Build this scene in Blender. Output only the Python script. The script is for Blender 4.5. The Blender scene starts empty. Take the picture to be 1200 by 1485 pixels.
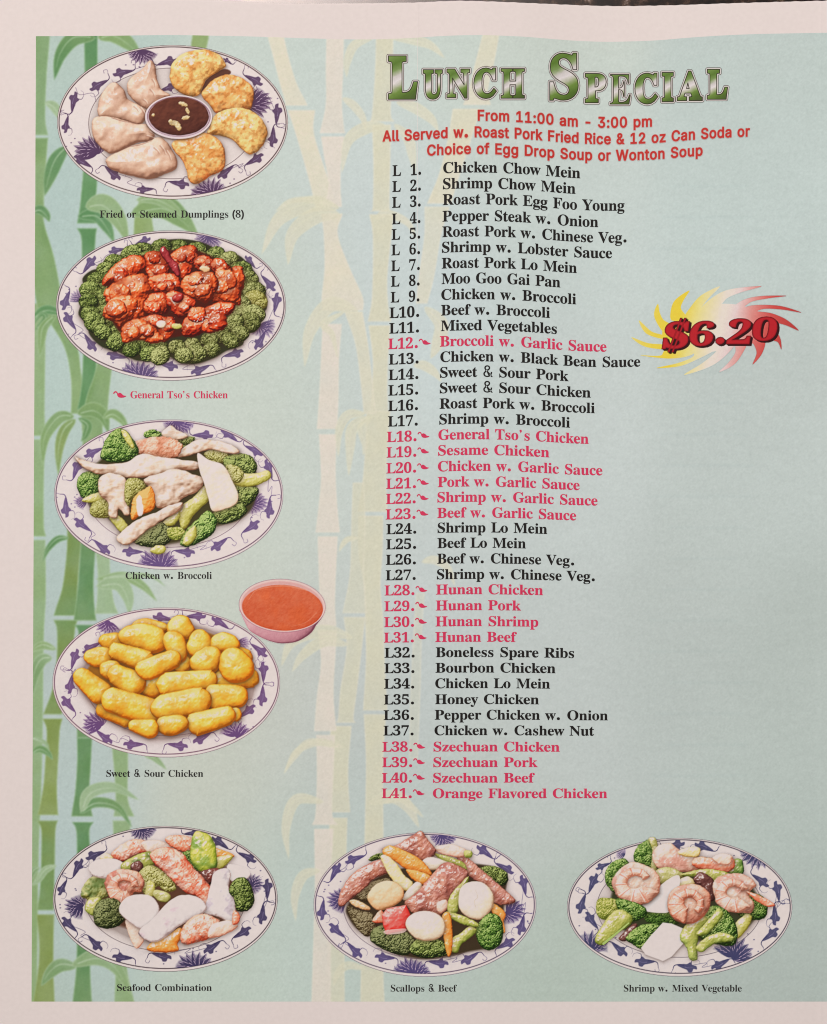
import bpy, math
import numpy as np
from mathutils import Vector

# ---------------------------------------------------------------- camera, world, lamps, exposure
S = 0.00019            # metres of table per sheet unit (the sheet is laid out in units of about a fifth of a millimetre)
H = 2250.0             # camera height in sheet units
CX, CY = 600.0, 742.5
LAMP_AT, LAMP_POWER, WORLD_LIGHT = (-0.3, 0.8, 1.75), 23.6, 0.27
sc = bpy.context.scene
cam = bpy.data.objects.new('camera', bpy.data.cameras.new('camera'))
sc.collection.objects.link(cam)
cam.location = (0, 0, H * S)
cam.data.sensor_fit = 'VERTICAL'
cam.data.sensor_height = 24.0
cam.data.lens = 24.0 * H / 1485.0
cam.data.clip_start = 0.01
cam.data.clip_end = 20
sc.camera = cam

world = bpy.data.worlds.new('World')
sc.world = world
world.use_nodes = True
world.node_tree.nodes['Background'].inputs[0].default_value = (1.0, 0.87, 0.83, 1)
world.node_tree.nodes['Background'].inputs[1].default_value = WORLD_LIGHT


def lamp(name, loc, size, power, col, target=(0, 0, 0)):
    l = bpy.data.lights.new(name, 'AREA')
    l.shape = 'DISK'
    l.size = size
    l.energy = power
    l.color = col
    o = bpy.data.objects.new(name, l)
    sc.collection.objects.link(o)
    o.location = loc
    o.rotation_euler = (Vector(target) - Vector(loc)).to_track_quat('-Z', 'Y').to_euler()
    return o


lamp('room_lamp', LAMP_AT, 0.55, LAMP_POWER, (1.0, 0.856, 0.80))
sc.view_settings.view_transform = 'Standard'
sc.view_settings.look = 'None'
sc.view_settings.gamma = 1.0
sc.view_settings.exposure = 0.0
sc.render.engine = 'CYCLES'
sc.cycles.max_bounces = 4
sc.cycles.filter_width = 1.05

# ---------------------------------------------------------------- the lie of the sheet: where each point of it rests
SAGX = [-60, 52, 150, 250, 360, 440, 510, 560, 600, 640, 670, 700, 760, 830, 880, 950, 1000, 1050, 1100, 1191, 1300]
SAGY = [53, 52.5, 52, 50.6, 52.7, 55.4, 57.3, 56.8, 55.0, 52.2, 51.0, 50.6, 53, 59, 61, 59, 54.5, 51.2, 49.2, 47.6, 46]
_fx = np.arange(-60, 1301, 1.0)
_fy = np.interp(_fx, SAGX, SAGY)
_ker = np.exp(-0.5 * (np.arange(-40, 41) / 13.0) ** 2)
_ker /= _ker.sum()
_fy = np.convolve(np.pad(_fy, 40, mode='edge'), _ker, mode='valid')


def sag(x):
    return np.interp(x, _fx, _fy)


def fade(y):
    return np.interp(y, [0, 100, 250, 520, 680, 800, 950, 1060, 1160], [1.15, 1.12, 1.0, 0.88, 0.7, 0.42, 0.2, 0.1, 0.0])


def rise(x, y):
    """height of the sheet above the table, in sheet units"""
    z = 30.0 - 0.62 * (sag(x) - 47.0) * H / 689.0 * fade(y) * 0.75
    z = z - 14.0 * np.clip((y - 900) / 600.0, 0, 1)
    z = z + 1.0 * np.exp(-np.abs(x - 606) / 3.0) * np.clip((820 - y) / 500.0, 0, 1)
    z = z + np.where(x > 1191, 0.10 * (x - 1191), 0.0) + 0.8 * np.exp(-np.abs(x - 1191) / 3.5)
    z = z + 1.3 * np.sin(x / 61.0 + 1.3 * np.sin(y / 140.0)) * np.sin(y / 83.0 + 0.7)
    return z


def M(x, y, lift=0.0):
    """a point of the sheet, in metres"""
    x, y = np.asarray(x, float), np.asarray(y, float)
    z = rise(x, y) + lift
    k = (1 - z / H) * S
    return np.stack([(x - CX) * k, (CY - y) * k, z * S], -1)




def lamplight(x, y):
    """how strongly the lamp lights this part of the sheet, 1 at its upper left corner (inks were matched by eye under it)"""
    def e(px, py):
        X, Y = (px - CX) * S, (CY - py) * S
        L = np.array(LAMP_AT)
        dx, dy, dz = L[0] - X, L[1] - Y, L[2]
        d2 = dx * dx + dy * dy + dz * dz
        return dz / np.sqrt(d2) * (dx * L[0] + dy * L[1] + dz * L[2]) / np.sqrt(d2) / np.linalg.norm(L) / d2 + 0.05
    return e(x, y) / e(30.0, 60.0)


# ---------------------------------------------------------------- letter outlines in thousandths (advance, then closed outlines)
SERIF = {
    '0': (375, [188,-7,133,1,91,24,60,61,39,111,27,171,23,241,27,311,39,371,60,420,91,456,133,479,189,486,242,479,283,456,314,419,336,370,348,310,353,240,348,171,336,110,314,61,283,24,241,1], [188,37,219,50,237,91,246,155,248,240,246,326,237,390,219,429,189,443,157,429,139,390,130,326,127,240,130,155,139,91,157,50]),
    '1': (375, [65,0,65,36,120,36,135,38,146,45,152,58,154,79,154,416,130,388,108,365,87,351,67,346,52,349,40,359,31,375,28,396,74,412,101,426,132,447,179,482,254,482,254,79,261,47,271,38,288,36,343,36,343,0]),
    '2': (375, [24,0,24,69,123,171,160,210,187,245,206,277,218,307,226,371,223,405,212,427,196,441,174,445,145,438,126,416,116,380,112,329,77,333,50,344,32,365,26,396,30,419,43,441,63,459,92,474,129,483,174,486,240,479,288,456,318,421,328,375,319,329,291,281,268,252,238,220,201,182,154,138,87,74,244,74,263,77,279,86,292,101,300,120,305,141,345,141,341,0]),
    '3': (375, [163,-7,117,-4,81,5,53,18,34,35,23,54,19,74,23,96,36,113,54,123,76,126,82,89,99,62,125,46,158,40,199,49,216,61,230,79,238,105,241,139,234,174,214,202,181,221,137,227,95,227,95,269,140,269,178,275,204,296,220,327,225,367,221,400,211,424,193,440,169,445,148,441,133,430,116,391,111,341,75,345,47,356,30,374,24,401,34,434,62,461,108,480,173,486,237,479,286,458,317,423,328,377,320,335,298,301,265,275,225,256,279,238,305,222,326,201,340,174,345,138,341,101,329,70,312,44,288,25,230,1]),
    '4': (375, [121,0,121,36,140,36,179,44,191,58,195,84,195,125,9,125,9,166,199,480,293,480,293,169,363,169,363,125,293,125,293,84,297,58,309,44,348,36,357,36,357,0], [56,169,195,169,195,287,196,351,199,416,189,394,174,366,158,338,146,319]),
    '5': (375, [165,-7,119,-4,84,5,58,18,40,35,30,54,27,75,31,95,42,109,59,118,81,121,88,83,111,52,130,43,154,40,195,50,212,63,226,83,234,111,237,148,231,192,213,223,184,241,146,247,103,243,71,235,40,247,62,480,316,480,319,357,281,357,275,380,267,399,258,404,244,406,105,406,94,281,126,288,168,291,238,282,293,256,328,211,340,148,336,108,324,75,306,48,282,27,226,1]),
    '6': (375, [197,-7,150,-1,109,18,76,49,51,93,35,151,30,222,33,275,42,325,57,370,77,409,104,441,137,466,176,481,222,486,261,484,291,476,313,464,329,449,338,431,340,412,336,393,322,376,298,364,260,360,256,400,243,434,232,443,216,447,180,435,152,401,134,345,125,269,161,286,186,292,218,294,273,285,315,258,343,214,352,155,342,90,313,38,264,5], [199,38,222,44,239,64,251,98,255,148,250,196,238,228,219,247,193,253,154,243,125,221,131,138,147,81,170,48]),
    '7': (375, [111,0,289,406,113,406,86,398,74,372,70,338,30,338,33,480,353,480,353,447,168,0]),
    '8': (375, [183,-7,132,-2,91,11,60,31,38,57,25,88,20,122,27,162,47,193,79,219,119,242,83,267,57,296,41,327,36,364,39,395,50,423,70,449,99,469,140,482,191,486,254,478,299,453,325,415,334,369,328,333,310,305,281,282,244,260,296,230,330,199,349,166,355,127,344,71,310,29,256,2], [203,283,224,298,239,317,247,340,250,370,243,407,222,436,206,444,187,447,163,442,145,426,134,402,130,372,135,341,149,318,172,300], [187,32,218,37,241,55,257,82,262,116,256,146,239,170,208,192,164,216,126,178,115,152,111,120,116,84,132,56,156,38]),
    '9': (375, [152,-7,116,-4,88,4,67,17,53,33,42,69,50,94,75,107,87,80,103,56,126,41,156,36,194,48,223,84,242,145,251,230,212,198,186,188,155,185,103,194,60,220,33,264,24,324,28,369,42,409,64,441,95,466,133,481,177,486,223,480,264,463,298,433,323,390,340,332,345,261,343,207,334,157,321,111,301,72,274,39,241,14,200,-2], [184,233,206,236,224,245,251,278,245,352,231,403,209,432,181,441,156,434,137,413,125,377,121,328,128,275,149,244]),
    'A': (437, [-9,0,-9,18,9,21,24,30,36,47,49,75,206,466,224,465,384,87,399,55,411,34,425,22,443,18,443,0,229,0,229,18,259,21,277,30,283,46,281,59,273,81,253,132,103,132,79,71,76,59,75,48,87,26,124,18,128,18,128,0], [113,161,242,161,177,319]),
    'B': (443, [16,0,16,17,45,22,62,32,72,51,75,82,75,369,73,394,69,412,51,433,15,439,15,455,220,455,297,449,352,429,385,396,396,351,384,302,348,268,287,247,360,223,404,185,418,132,407,76,371,35,314,9,238,0], [182,252,188,252,234,257,263,272,279,301,285,345,281,385,269,412,248,428,216,434,198,432,188,425,183,412,182,391], [222,24,259,30,283,49,296,81,301,128,295,176,277,208,245,225,197,231,182,231,182,65,184,46,190,33,202,26]),
    'C': (468, [257,-11,193,-3,137,20,91,56,56,104,34,162,26,228,34,294,56,351,92,399,139,435,195,458,259,465,309,459,367,440,388,435,408,443,419,465,437,465,437,308,420,308,392,364,356,407,313,434,265,443,212,430,174,389,151,321,144,226,152,138,177,74,219,36,278,24,318,29,358,45,395,71,428,106,447,89,395,33,332,0]),
    'D': (496, [20,0,20,17,47,21,63,30,71,46,74,75,74,374,71,407,61,426,43,435,15,439,15,455,222,455,296,449,357,429,405,396,440,351,461,295,468,228,453,128,408,57,333,14,228,0], [222,24,262,30,295,47,319,75,337,115,347,166,351,229,343,318,319,382,279,420,223,433,202,431,190,423,184,409,182,385,182,72,184,48,190,34,202,27]),
    'E': (442, [14,0,14,17,44,20,62,30,72,48,75,78,75,369,72,405,62,425,44,435,16,439,16,455,399,455,399,320,383,320,369,373,340,406,295,424,232,430,200,428,186,417,183,388,183,246,193,246,232,252,259,269,277,300,288,345,304,345,304,118,287,118,282,154,273,181,259,201,241,213,216,220,185,222,183,222,183,67,185,47,192,35,206,29,230,28,276,30,313,39,345,53,371,75,393,105,411,143,430,143,402,0]),
    'F': (404, [15,0,15,17,45,23,62,34,72,53,75,84,75,375,71,405,61,423,43,433,14,439,14,455,394,455,394,320,377,320,369,357,355,385,336,406,310,420,275,428,230,431,200,429,186,421,182,398,182,247,190,247,229,253,256,270,274,301,284,347,302,347,302,118,285,118,274,168,257,200,229,218,189,224,182,224,182,81,188,43,196,31,210,24,229,19,257,17,257,0]),
    'G': (508, [268,-10,200,-3,141,19,93,55,57,103,35,161,28,229,35,295,57,352,93,399,139,435,195,458,257,465,311,459,369,441,388,436,406,443,419,465,437,465,437,308,420,308,403,346,382,379,357,406,329,426,299,439,267,443,214,430,176,389,153,322,146,228,150,163,161,110,180,67,206,37,238,19,275,13,308,16,328,27,339,45,343,71,343,128,339,154,329,170,309,179,275,182,275,198,500,198,500,182,473,179,457,171,449,155,446,128,446,29,357,0]),
    'H': (523, [15,0,15,17,45,22,62,32,72,50,75,81,75,379,71,406,62,424,44,434,16,439,16,455,242,455,242,439,220,436,204,432,187,415,183,400,182,379,182,251,342,251,342,379,341,400,337,415,320,432,304,436,282,439,282,455,507,455,507,439,478,434,461,424,452,407,449,379,449,81,452,52,461,33,478,22,507,17,507,0,282,0,282,17,311,21,329,31,339,49,342,81,342,221,182,221,182,81,185,50,194,32,212,22,242,17,242,0]),
    'I': (261, [13,0,13,17,42,23,61,32,72,49,75,75,75,387,72,412,63,427,45,435,13,439,13,455,244,455,244,439,214,435,196,427,186,412,183,387,183,77,187,44,206,26,223,21,246,17,246,0]),
    'J': (330, [109,-65,78,-62,51,-54,29,-40,11,-22,0,-1,-3,23,0,44,11,61,26,71,44,75,64,71,79,62,89,47,93,28,85,-1,79,-13,77,-19,84,-35,105,-40,126,-36,139,-25,145,-6,148,21,148,367,146,391,142,409,135,422,122,430,104,435,79,439,79,455,314,455,314,439,292,436,277,431,266,423,260,411,256,392,255,367,255,89,246,21,219,-27,173,-56]),
    'K': (510, [16,0,16,17,45,22,63,32,72,50,75,81,75,379,72,406,63,424,45,434,17,439,17,455,242,455,242,439,221,436,205,432,187,415,184,400,183,379,183,234,321,373,342,398,349,418,342,430,323,436,291,439,291,455,486,455,486,439,477,439,436,430,392,404,345,361,271,285,463,46,487,25,519,17,519,0,281,0,281,17,306,18,322,21,331,27,334,34,329,47,316,66,199,214,183,198,183,81,186,50,195,32,213,22,242,17,242,0]),
    'L': (426, [15,0,15,17,45,22,62,32,72,50,75,81,75,379,71,407,62,425,44,434,16,439,16,455,250,455,250,439,226,437,208,434,196,427,188,416,183,401,182,379,182,83,185,47,200,31,214,28,234,28,278,31,315,40,345,56,370,80,391,112,409,154,427,154,402,0]),
    'M': (634, [14,0,14,17,43,22,61,32,72,50,75,79,75,382,71,416,53,432,37,436,15,439,15,455,185,455,317,142,449,455,617,455,617,439,590,433,573,423,563,405,560,378,560,85,561,61,565,43,582,23,617,17,617,0,396,0,396,17,433,25,450,44,453,61,455,83,455,399,288,0,270,0,105,389,105,80,109,48,120,30,139,20,169,17,169,0]),
    'N': (494, [403,-11,107,350,107,79,110,49,119,31,136,21,167,17,167,0,18,0,18,17,54,23,71,41,75,57,76,79,76,388,49,421,36,433,18,439,18,455,156,455,391,169,391,377,390,399,386,414,369,431,353,436,331,439,331,455,480,455,480,439,450,434,433,425,425,407,422,377,422,-11]),
    'O': (525, [261,-11,213,-6,169,7,129,29,94,58,66,93,45,134,32,179,28,228,32,276,45,321,66,362,95,397,130,426,170,448,216,462,265,466,313,462,357,448,397,427,431,399,459,364,481,323,494,277,498,228,494,179,481,134,459,93,430,58,395,29,355,7,310,-6], [265,12,315,26,351,66,372,133,379,228,376,293,365,346,348,389,310,430,260,443,210,430,174,389,152,322,145,228,153,135,177,67,215,26]),
    'P': (418, [15,0,15,17,45,22,62,32,72,50,75,81,75,379,71,406,62,424,44,434,16,439,16,455,214,455,287,452,336,440,366,422,390,398,404,367,409,332,398,280,367,240,314,214,242,206,182,206,182,81,185,50,194,32,212,22,242,17,242,0], [182,230,201,230,244,235,272,253,287,283,292,329,288,375,275,406,252,425,216,431,199,429,189,424,184,414,182,398]),
    'Q': (525, [378,-116,296,-103,232,-64,187,-1,141,21,101,50,70,86,47,129,32,176,28,228,32,276,45,321,66,362,95,397,130,426,170,448,216,462,265,466,313,462,357,448,397,427,431,399,459,364,481,323,494,277,498,228,487,152,454,86,401,34,330,0,360,-45,398,-72,445,-81,492,-73,495,-92,435,-110], [265,12,316,26,351,66,373,133,380,228,377,293,366,346,348,389,310,430,260,443,210,430,174,389,152,322,145,228,153,135,178,67,216,26]),
    'R': (473, [15,0,15,17,45,22,62,32,72,50,75,81,75,379,71,406,62,424,44,434,16,439,16,455,217,455,305,448,367,426,405,388,417,334,406,285,372,248,315,224,432,50,452,26,478,17,480,17,480,0,338,0,201,212,182,212,182,81,185,50,194,32,212,22,242,17,242,0], [182,234,203,234,249,240,280,258,298,290,304,336,295,389,268,421,224,431,202,429,190,422,184,409,182,385]),
    'S': (390, [43,-11,43,158,62,158,83,94,111,50,149,24,197,15,231,20,257,36,273,60,279,89,265,129,225,160,163,191,112,221,77,253,56,289,50,332,54,370,67,403,88,429,115,449,148,462,185,466,229,461,282,448,291,446,300,445,313,450,320,466,339,466,339,319,322,319,310,354,293,385,272,410,248,429,222,441,194,445,163,440,140,426,125,406,120,380,124,356,137,336,159,319,189,303,253,273,290,253,317,233,337,211,350,188,359,133,354,93,339,58,314,29,281,8,240,-6,192,-10,158,-8,126,1,98,9,85,12,69,7,61,-11]),
    'T': (423, [92,0,92,17,123,21,142,31,152,50,156,81,156,433,149,433,102,426,65,403,41,367,29,318,11,318,11,455,410,455,410,317,394,317,375,382,333,420,269,433,263,433,263,81,267,49,276,30,296,21,328,17,328,0]),
    'U': (492, [248,-13,192,-8,147,6,114,29,91,61,78,103,73,155,73,379,70,406,61,424,43,434,15,439,15,455,240,455,240,439,219,436,202,432,185,415,182,400,181,379,181,140,186,88,203,51,232,29,275,22,326,31,363,56,385,99,392,159,392,378,389,406,379,423,360,433,328,439,328,455,474,455,474,439,448,432,433,421,425,404,422,378,422,181,418,118,403,69,380,32,346,7,302,-8]),
    'V': (428, [212,-13,44,381,22,420,8,432,-14,439,-14,455,211,455,211,439,184,437,166,432,156,423,152,410,155,397,161,378,259,143,348,377,355,409,351,423,342,432,324,437,299,439,299,455,442,455,442,439,423,436,408,427,395,411,382,383,230,-13]),
    'W': (611, [171,-11,32,393,24,413,15,427,3,435,-15,439,-15,455,181,455,181,439,162,437,150,432,143,423,140,410,148,373,223,153,301,353,286,399,278,418,267,429,252,435,229,439,229,455,439,455,439,439,404,432,393,412,399,386,474,166,541,369,547,391,549,406,546,421,538,430,524,436,503,439,503,455,624,455,624,439,607,433,594,421,584,404,575,379,446,-11,428,-11,316,309,190,-11]),
    'X': (471, [11,0,11,17,53,30,90,66,193,208,78,386,62,409,47,425,33,435,16,439,14,439,14,455,244,455,244,439,229,439,200,433,190,415,193,404,201,388,265,289,322,373,335,396,339,414,328,432,293,439,293,455,458,455,458,439,455,439,427,435,403,423,380,403,357,373,281,265,413,57,436,28,461,17,464,17,464,0,238,0,238,17,243,17,278,23,290,41,286,57,275,79,210,183,138,81,128,62,124,45,137,24,174,17,174,0]),
    'Y': (426, [101,0,101,17,131,22,148,32,157,50,161,81,161,179,46,387,29,414,14,429,1,435,-13,438,-13,455,207,455,207,438,195,438,167,432,156,416,164,392,248,226,333,366,345,389,349,408,336,430,298,438,295,438,295,455,439,455,439,438,409,424,383,392,268,203,268,81,271,50,280,32,298,22,328,17,328,0]),
    'Z': (442, [20,0,20,11,276,430,214,430,174,427,141,420,115,407,94,386,76,356,61,316,44,316,57,455,406,455,406,443,153,29,239,29,302,37,349,61,384,103,407,164,424,164,407,0]),
    'a': (344, [255,-10,226,-5,208,10,200,35,151,2,95,-9,64,-4,40,11,25,34,20,63,31,104,63,136,119,164,199,190,199,241,196,266,187,282,171,292,148,296,115,290,104,274,106,268,113,257,123,231,120,215,110,202,95,194,77,191,59,194,45,203,36,218,33,236,37,259,49,278,69,295,95,308,126,316,162,318,223,312,263,292,285,259,293,210,293,62,293,48,295,40,304,34,320,42,329,28,294,-1], [151,34,174,41,199,63,199,169,154,151,127,123,118,84,122,56,133,39]),
    'b': (361, [43,-11,43,388,41,414,37,428,26,436,8,439,8,455,138,455,138,279,175,308,221,318,254,313,284,299,308,276,326,245,338,208,342,166,337,118,323,75,300,40,270,13,233,-4,192,-10,148,-1,105,28,53,-11], [183,14,213,23,232,49,242,95,245,160,242,213,231,251,212,273,184,280,155,270,144,257,138,242,138,69,143,38,158,20]),
    'c': (293, [156,-10,119,-5,87,11,59,35,38,68,24,106,19,150,25,196,40,237,64,271,96,297,133,313,175,319,218,314,250,298,271,275,277,245,275,228,266,215,253,207,236,204,214,209,201,225,196,251,197,261,197,271,190,290,169,297,138,285,118,248,112,187,118,123,137,76,166,48,204,38,239,47,271,72,285,60,248,21,205,-2]),
    'd': (370, [140,-10,107,-5,78,10,53,35,35,66,23,104,19,147,24,196,36,237,55,272,81,297,112,313,146,318,189,309,223,280,223,401,220,419,212,430,198,437,176,439,176,455,319,455,319,75,320,54,325,41,335,32,353,28,353,11,294,6,223,-10,223,39,188,2], [171,28,187,31,202,41,215,56,223,76,223,242,217,257,206,270,174,281,147,273,130,250,121,210,118,153,120,98,130,58,146,36]),
    'e': (301, [154,-10,117,-5,85,10,58,35,37,69,24,109,19,157,24,201,38,240,59,273,87,298,120,313,157,318,209,309,249,280,274,234,283,173,283,166,117,166,127,97,154,56,199,42,237,53,270,86,285,73,248,27,205,-1], [116,192,201,192,201,215,199,252,193,277,181,292,161,297,136,286,121,255,116,203]),
    'f': (214, [15,0,15,16,40,22,50,35,52,48,52,73,52,277,16,277,16,310,52,310,52,353,60,400,85,436,123,457,174,465,212,460,240,446,257,425,263,400,260,381,252,367,239,358,224,355,208,358,195,365,187,376,185,391,193,420,196,426,197,433,193,441,180,443,163,440,153,430,149,413,148,390,148,310,203,310,203,277,148,277,148,65,150,40,158,26,173,18,199,16,199,0]),
    'g': (327, [146,-140,89,-136,48,-122,22,-100,14,-75,28,-46,69,-26,35,-1,24,30,28,54,42,74,67,92,102,110,58,135,31,169,22,212,27,242,40,268,60,289,88,305,120,315,157,318,196,315,233,304,317,304,317,268,268,268,286,237,291,203,288,176,276,151,258,131,234,116,205,106,172,103,157,103,142,104,112,94,104,84,101,71,111,55,141,49,175,49,223,47,259,40,285,29,303,13,312,-9,316,-37,305,-80,272,-113,219,-133], [157,124,178,130,190,146,197,173,199,211,197,249,190,276,178,292,157,297,137,292,124,276,117,249,114,211,117,173,124,146,137,130], [161,-116,218,-111,252,-94,263,-66,260,-51,249,-41,231,-36,205,-34,97,-34,79,-52,73,-73,79,-89,95,-103,122,-113]),
    'h': (381, [18,0,18,16,35,19,45,26,51,37,52,56,52,399,51,417,46,429,36,437,19,440,19,455,148,455,148,267,190,305,243,318,292,306,321,271,330,212,330,56,332,38,337,26,347,19,363,16,363,0,202,0,202,16,207,16,228,26,235,56,235,217,234,241,229,258,219,268,203,271,173,262,148,235,148,56,149,38,154,26,164,19,180,16,180,0]),
    'i': (198, [101,362,81,366,65,376,54,393,50,412,54,432,65,449,81,460,101,463,120,460,137,449,147,432,151,412,147,393,136,376,120,366], [18,0,18,16,35,19,45,26,51,37,52,56,52,252,51,272,47,285,37,291,20,293,21,310,148,310,148,56,150,38,154,26,164,19,180,16,180,0]),
    'j': (210, [106,363,86,367,70,378,59,394,56,414,59,434,71,450,87,461,106,465,126,461,142,450,153,434,157,414,153,394,142,378,126,367], [36,-140,-11,-131,-44,-105,-53,-88,-56,-70,-53,-53,-45,-40,-32,-32,-15,-29,2,-31,15,-39,23,-51,26,-66,19,-87,11,-103,16,-113,31,-117,49,-113,58,-100,62,-80,64,-54,64,250,62,271,56,284,43,291,22,294,22,310,159,310,159,-21,151,-73,127,-110,88,-133]),
    'k': (359, [17,0,17,16,35,19,45,26,51,38,52,56,52,398,51,417,47,429,38,436,20,439,21,455,148,455,148,169,227,248,240,264,244,278,235,290,209,293,206,293,206,310,345,310,345,293,308,284,275,260,222,209,346,34,360,21,376,16,376,0,211,0,211,16,217,16,234,20,239,32,232,49,163,147,148,134,148,56,149,38,154,26,164,19,180,16,180,0]),
    'l': (199, [18,0,18,16,35,19,45,26,51,37,52,56,52,398,51,417,47,429,38,436,20,439,20,455,148,455,148,56,150,38,154,26,164,19,180,16,180,0]),
    'm': (554, [18,0,18,16,35,19,45,26,51,37,52,56,52,253,51,271,46,284,36,291,19,294,19,310,146,310,146,265,188,305,237,318,277,312,305,293,320,261,348,293,381,312,418,318,465,306,494,271,504,212,504,56,505,38,510,26,520,19,536,16,536,0,377,0,377,16,393,19,403,26,408,38,410,56,410,217,408,241,404,258,394,268,377,271,349,263,324,237,324,56,326,38,331,26,340,19,356,16,356,0,199,0,199,16,215,19,225,26,230,38,232,56,232,217,230,241,226,258,216,268,199,271,170,262,146,235,146,56,148,38,152,27,162,19,177,16,177,0]),
    'n': (381, [18,0,18,16,35,19,45,26,51,37,52,56,52,253,51,271,46,284,36,291,19,294,19,310,148,310,148,267,190,306,243,318,292,306,321,271,330,212,330,56,332,38,337,26,347,19,363,16,363,0,202,0,202,16,207,16,228,26,235,56,235,217,234,241,229,258,219,268,203,271,173,262,148,235,148,56,149,38,154,26,164,19,180,16,180,0]),
    'o': (336, [169,-10,127,-5,90,11,60,37,38,70,24,110,19,154,24,199,38,239,60,272,90,297,127,313,168,318,209,313,245,298,275,273,298,240,312,200,317,154,312,108,298,69,275,36,245,11,210,-5], [169,11,193,18,209,39,214,56,217,81,219,114,220,154,218,206,214,245,208,271,192,292,169,299,144,292,128,271,120,227,117,154,118,114,120,82,123,56,128,39,144,18]),
    'p': (371, [17,-139,17,-124,40,-117,50,-101,52,-86,52,-64,52,243,51,269,46,283,37,291,19,295,19,310,143,310,143,263,166,294,195,313,230,319,264,314,293,298,317,274,335,241,346,203,350,160,346,113,334,72,316,38,291,12,261,-5,227,-10,183,1,148,32,148,-58,149,-81,152,-99,167,-118,197,-123,197,-139], [195,28,222,36,239,59,249,99,253,154,250,208,241,248,225,270,199,278,171,267,148,235,148,69,167,38]),
    'q': (364, [175,-139,175,-123,199,-120,214,-114,221,-102,224,-83,224,29,187,0,142,-9,108,-5,79,10,54,33,36,64,24,101,20,144,25,192,40,234,63,270,93,297,129,313,170,319,215,310,257,281,309,320,320,320,320,-83,321,-102,326,-113,337,-120,354,-123,354,-139], [179,30,208,40,218,52,224,67,224,241,219,271,204,289,179,295,150,286,131,261,120,218,117,156,120,100,131,60,150,37]),
    'r': (287, [18,0,18,16,35,19,45,26,51,37,52,56,52,252,51,273,46,285,37,291,20,293,21,310,146,310,146,252,165,280,187,301,210,314,233,318,258,315,275,304,286,287,289,266,287,248,278,234,265,225,248,222,233,224,222,231,207,250,189,260,175,255,162,241,152,220,149,192,149,56,152,37,159,25,173,19,197,16,197,0]),
    's': (288, [151,-10,122,-6,87,6,73,9,60,4,51,-9,36,-9,36,105,53,105,66,68,87,39,112,21,140,15,162,18,179,27,189,40,192,58,183,84,156,105,107,130,76,148,54,169,41,193,37,220,44,259,65,291,98,312,141,319,166,316,199,308,206,306,213,305,223,308,230,319,244,319,244,222,228,222,215,254,196,277,174,291,149,296,130,294,116,286,108,274,105,259,115,232,146,212,191,189,221,172,241,151,253,127,257,95,250,51,228,18,194,-3]),
    't': (228, [124,-9,89,-4,66,10,53,36,48,71,48,279,20,279,20,300,57,336,88,369,112,398,129,424,144,424,144,310,208,310,208,279,144,279,144,82,149,51,157,43,168,40,189,49,206,75,222,66,198,24,165,-1]),
    'u': (375, [131,-10,91,-3,65,17,51,51,46,97,46,248,44,268,39,282,29,291,11,294,11,310,142,310,142,74,151,46,162,38,177,36,205,43,228,66,228,248,226,269,221,283,209,291,189,294,189,310,324,310,324,70,326,51,331,39,342,33,360,30,360,13,300,7,228,-10,228,40,209,19,186,3,160,-7]),
    'v': (306, [142,-10,38,248,22,281,12,290,-3,293,-3,310,164,310,164,294,156,294,136,290,129,276,130,268,185,122,236,253,241,272,232,289,203,294,203,310,305,310,305,295,289,289,278,279,260,243,160,-10]),
    'w': (435, [122,-10,17,265,6,284,-11,293,-11,310,138,310,138,293,120,289,114,276,116,266,120,253,167,127,211,235,201,266,190,288,168,295,168,310,323,310,323,293,302,288,296,276,296,269,298,262,336,141,382,256,387,275,380,289,356,295,356,310,445,310,445,295,425,284,412,258,304,-10,289,-10,223,197,140,-10]),
    'x': (319, [5,0,5,15,34,29,62,56,123,136,43,263,24,285,4,293,4,310,169,310,169,294,147,291,140,280,143,272,149,260,183,206,224,257,234,279,227,290,217,293,201,294,201,310,311,310,311,296,283,283,254,254,198,184,291,36,303,21,319,15,319,0,155,0,155,16,178,19,185,30,182,43,173,59,138,114,97,61,88,46,85,34,92,20,114,15,118,15,118,0]),
    'y': (300, [52,-140,29,-137,10,-125,-3,-107,-7,-84,-4,-67,5,-53,18,-43,36,-40,64,-49,72,-61,75,-76,74,-81,74,-87,77,-96,86,-99,99,-92,114,-74,129,-44,140,-5,36,251,25,275,15,287,-3,293,-5,293,-5,310,162,310,162,293,136,289,128,275,130,267,133,257,185,119,230,241,236,260,238,274,229,289,203,293,203,310,300,310,300,293,287,290,277,281,268,265,259,242,162,-24,145,-65,129,-96,113,-117,95,-131]),
    'z': (293, [13,0,13,14,168,287,128,287,96,283,72,272,55,250,44,216,26,216,32,310,275,310,275,291,126,25,152,25,194,30,223,44,244,69,260,107,276,107,268,0]),
    '(': (201, [126,-106,81,-43,51,28,33,104,27,184,33,265,51,342,81,415,126,480,181,480,140,413,110,340,93,264,87,185,93,108,110,32,140,-40,181,-106]),
    ')': (201, [21,-106,62,-40,91,32,109,108,115,185,109,264,91,340,61,413,20,480,76,480,120,415,151,342,169,265,175,184,169,104,151,28,120,-43,76,-106]),
}
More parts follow.
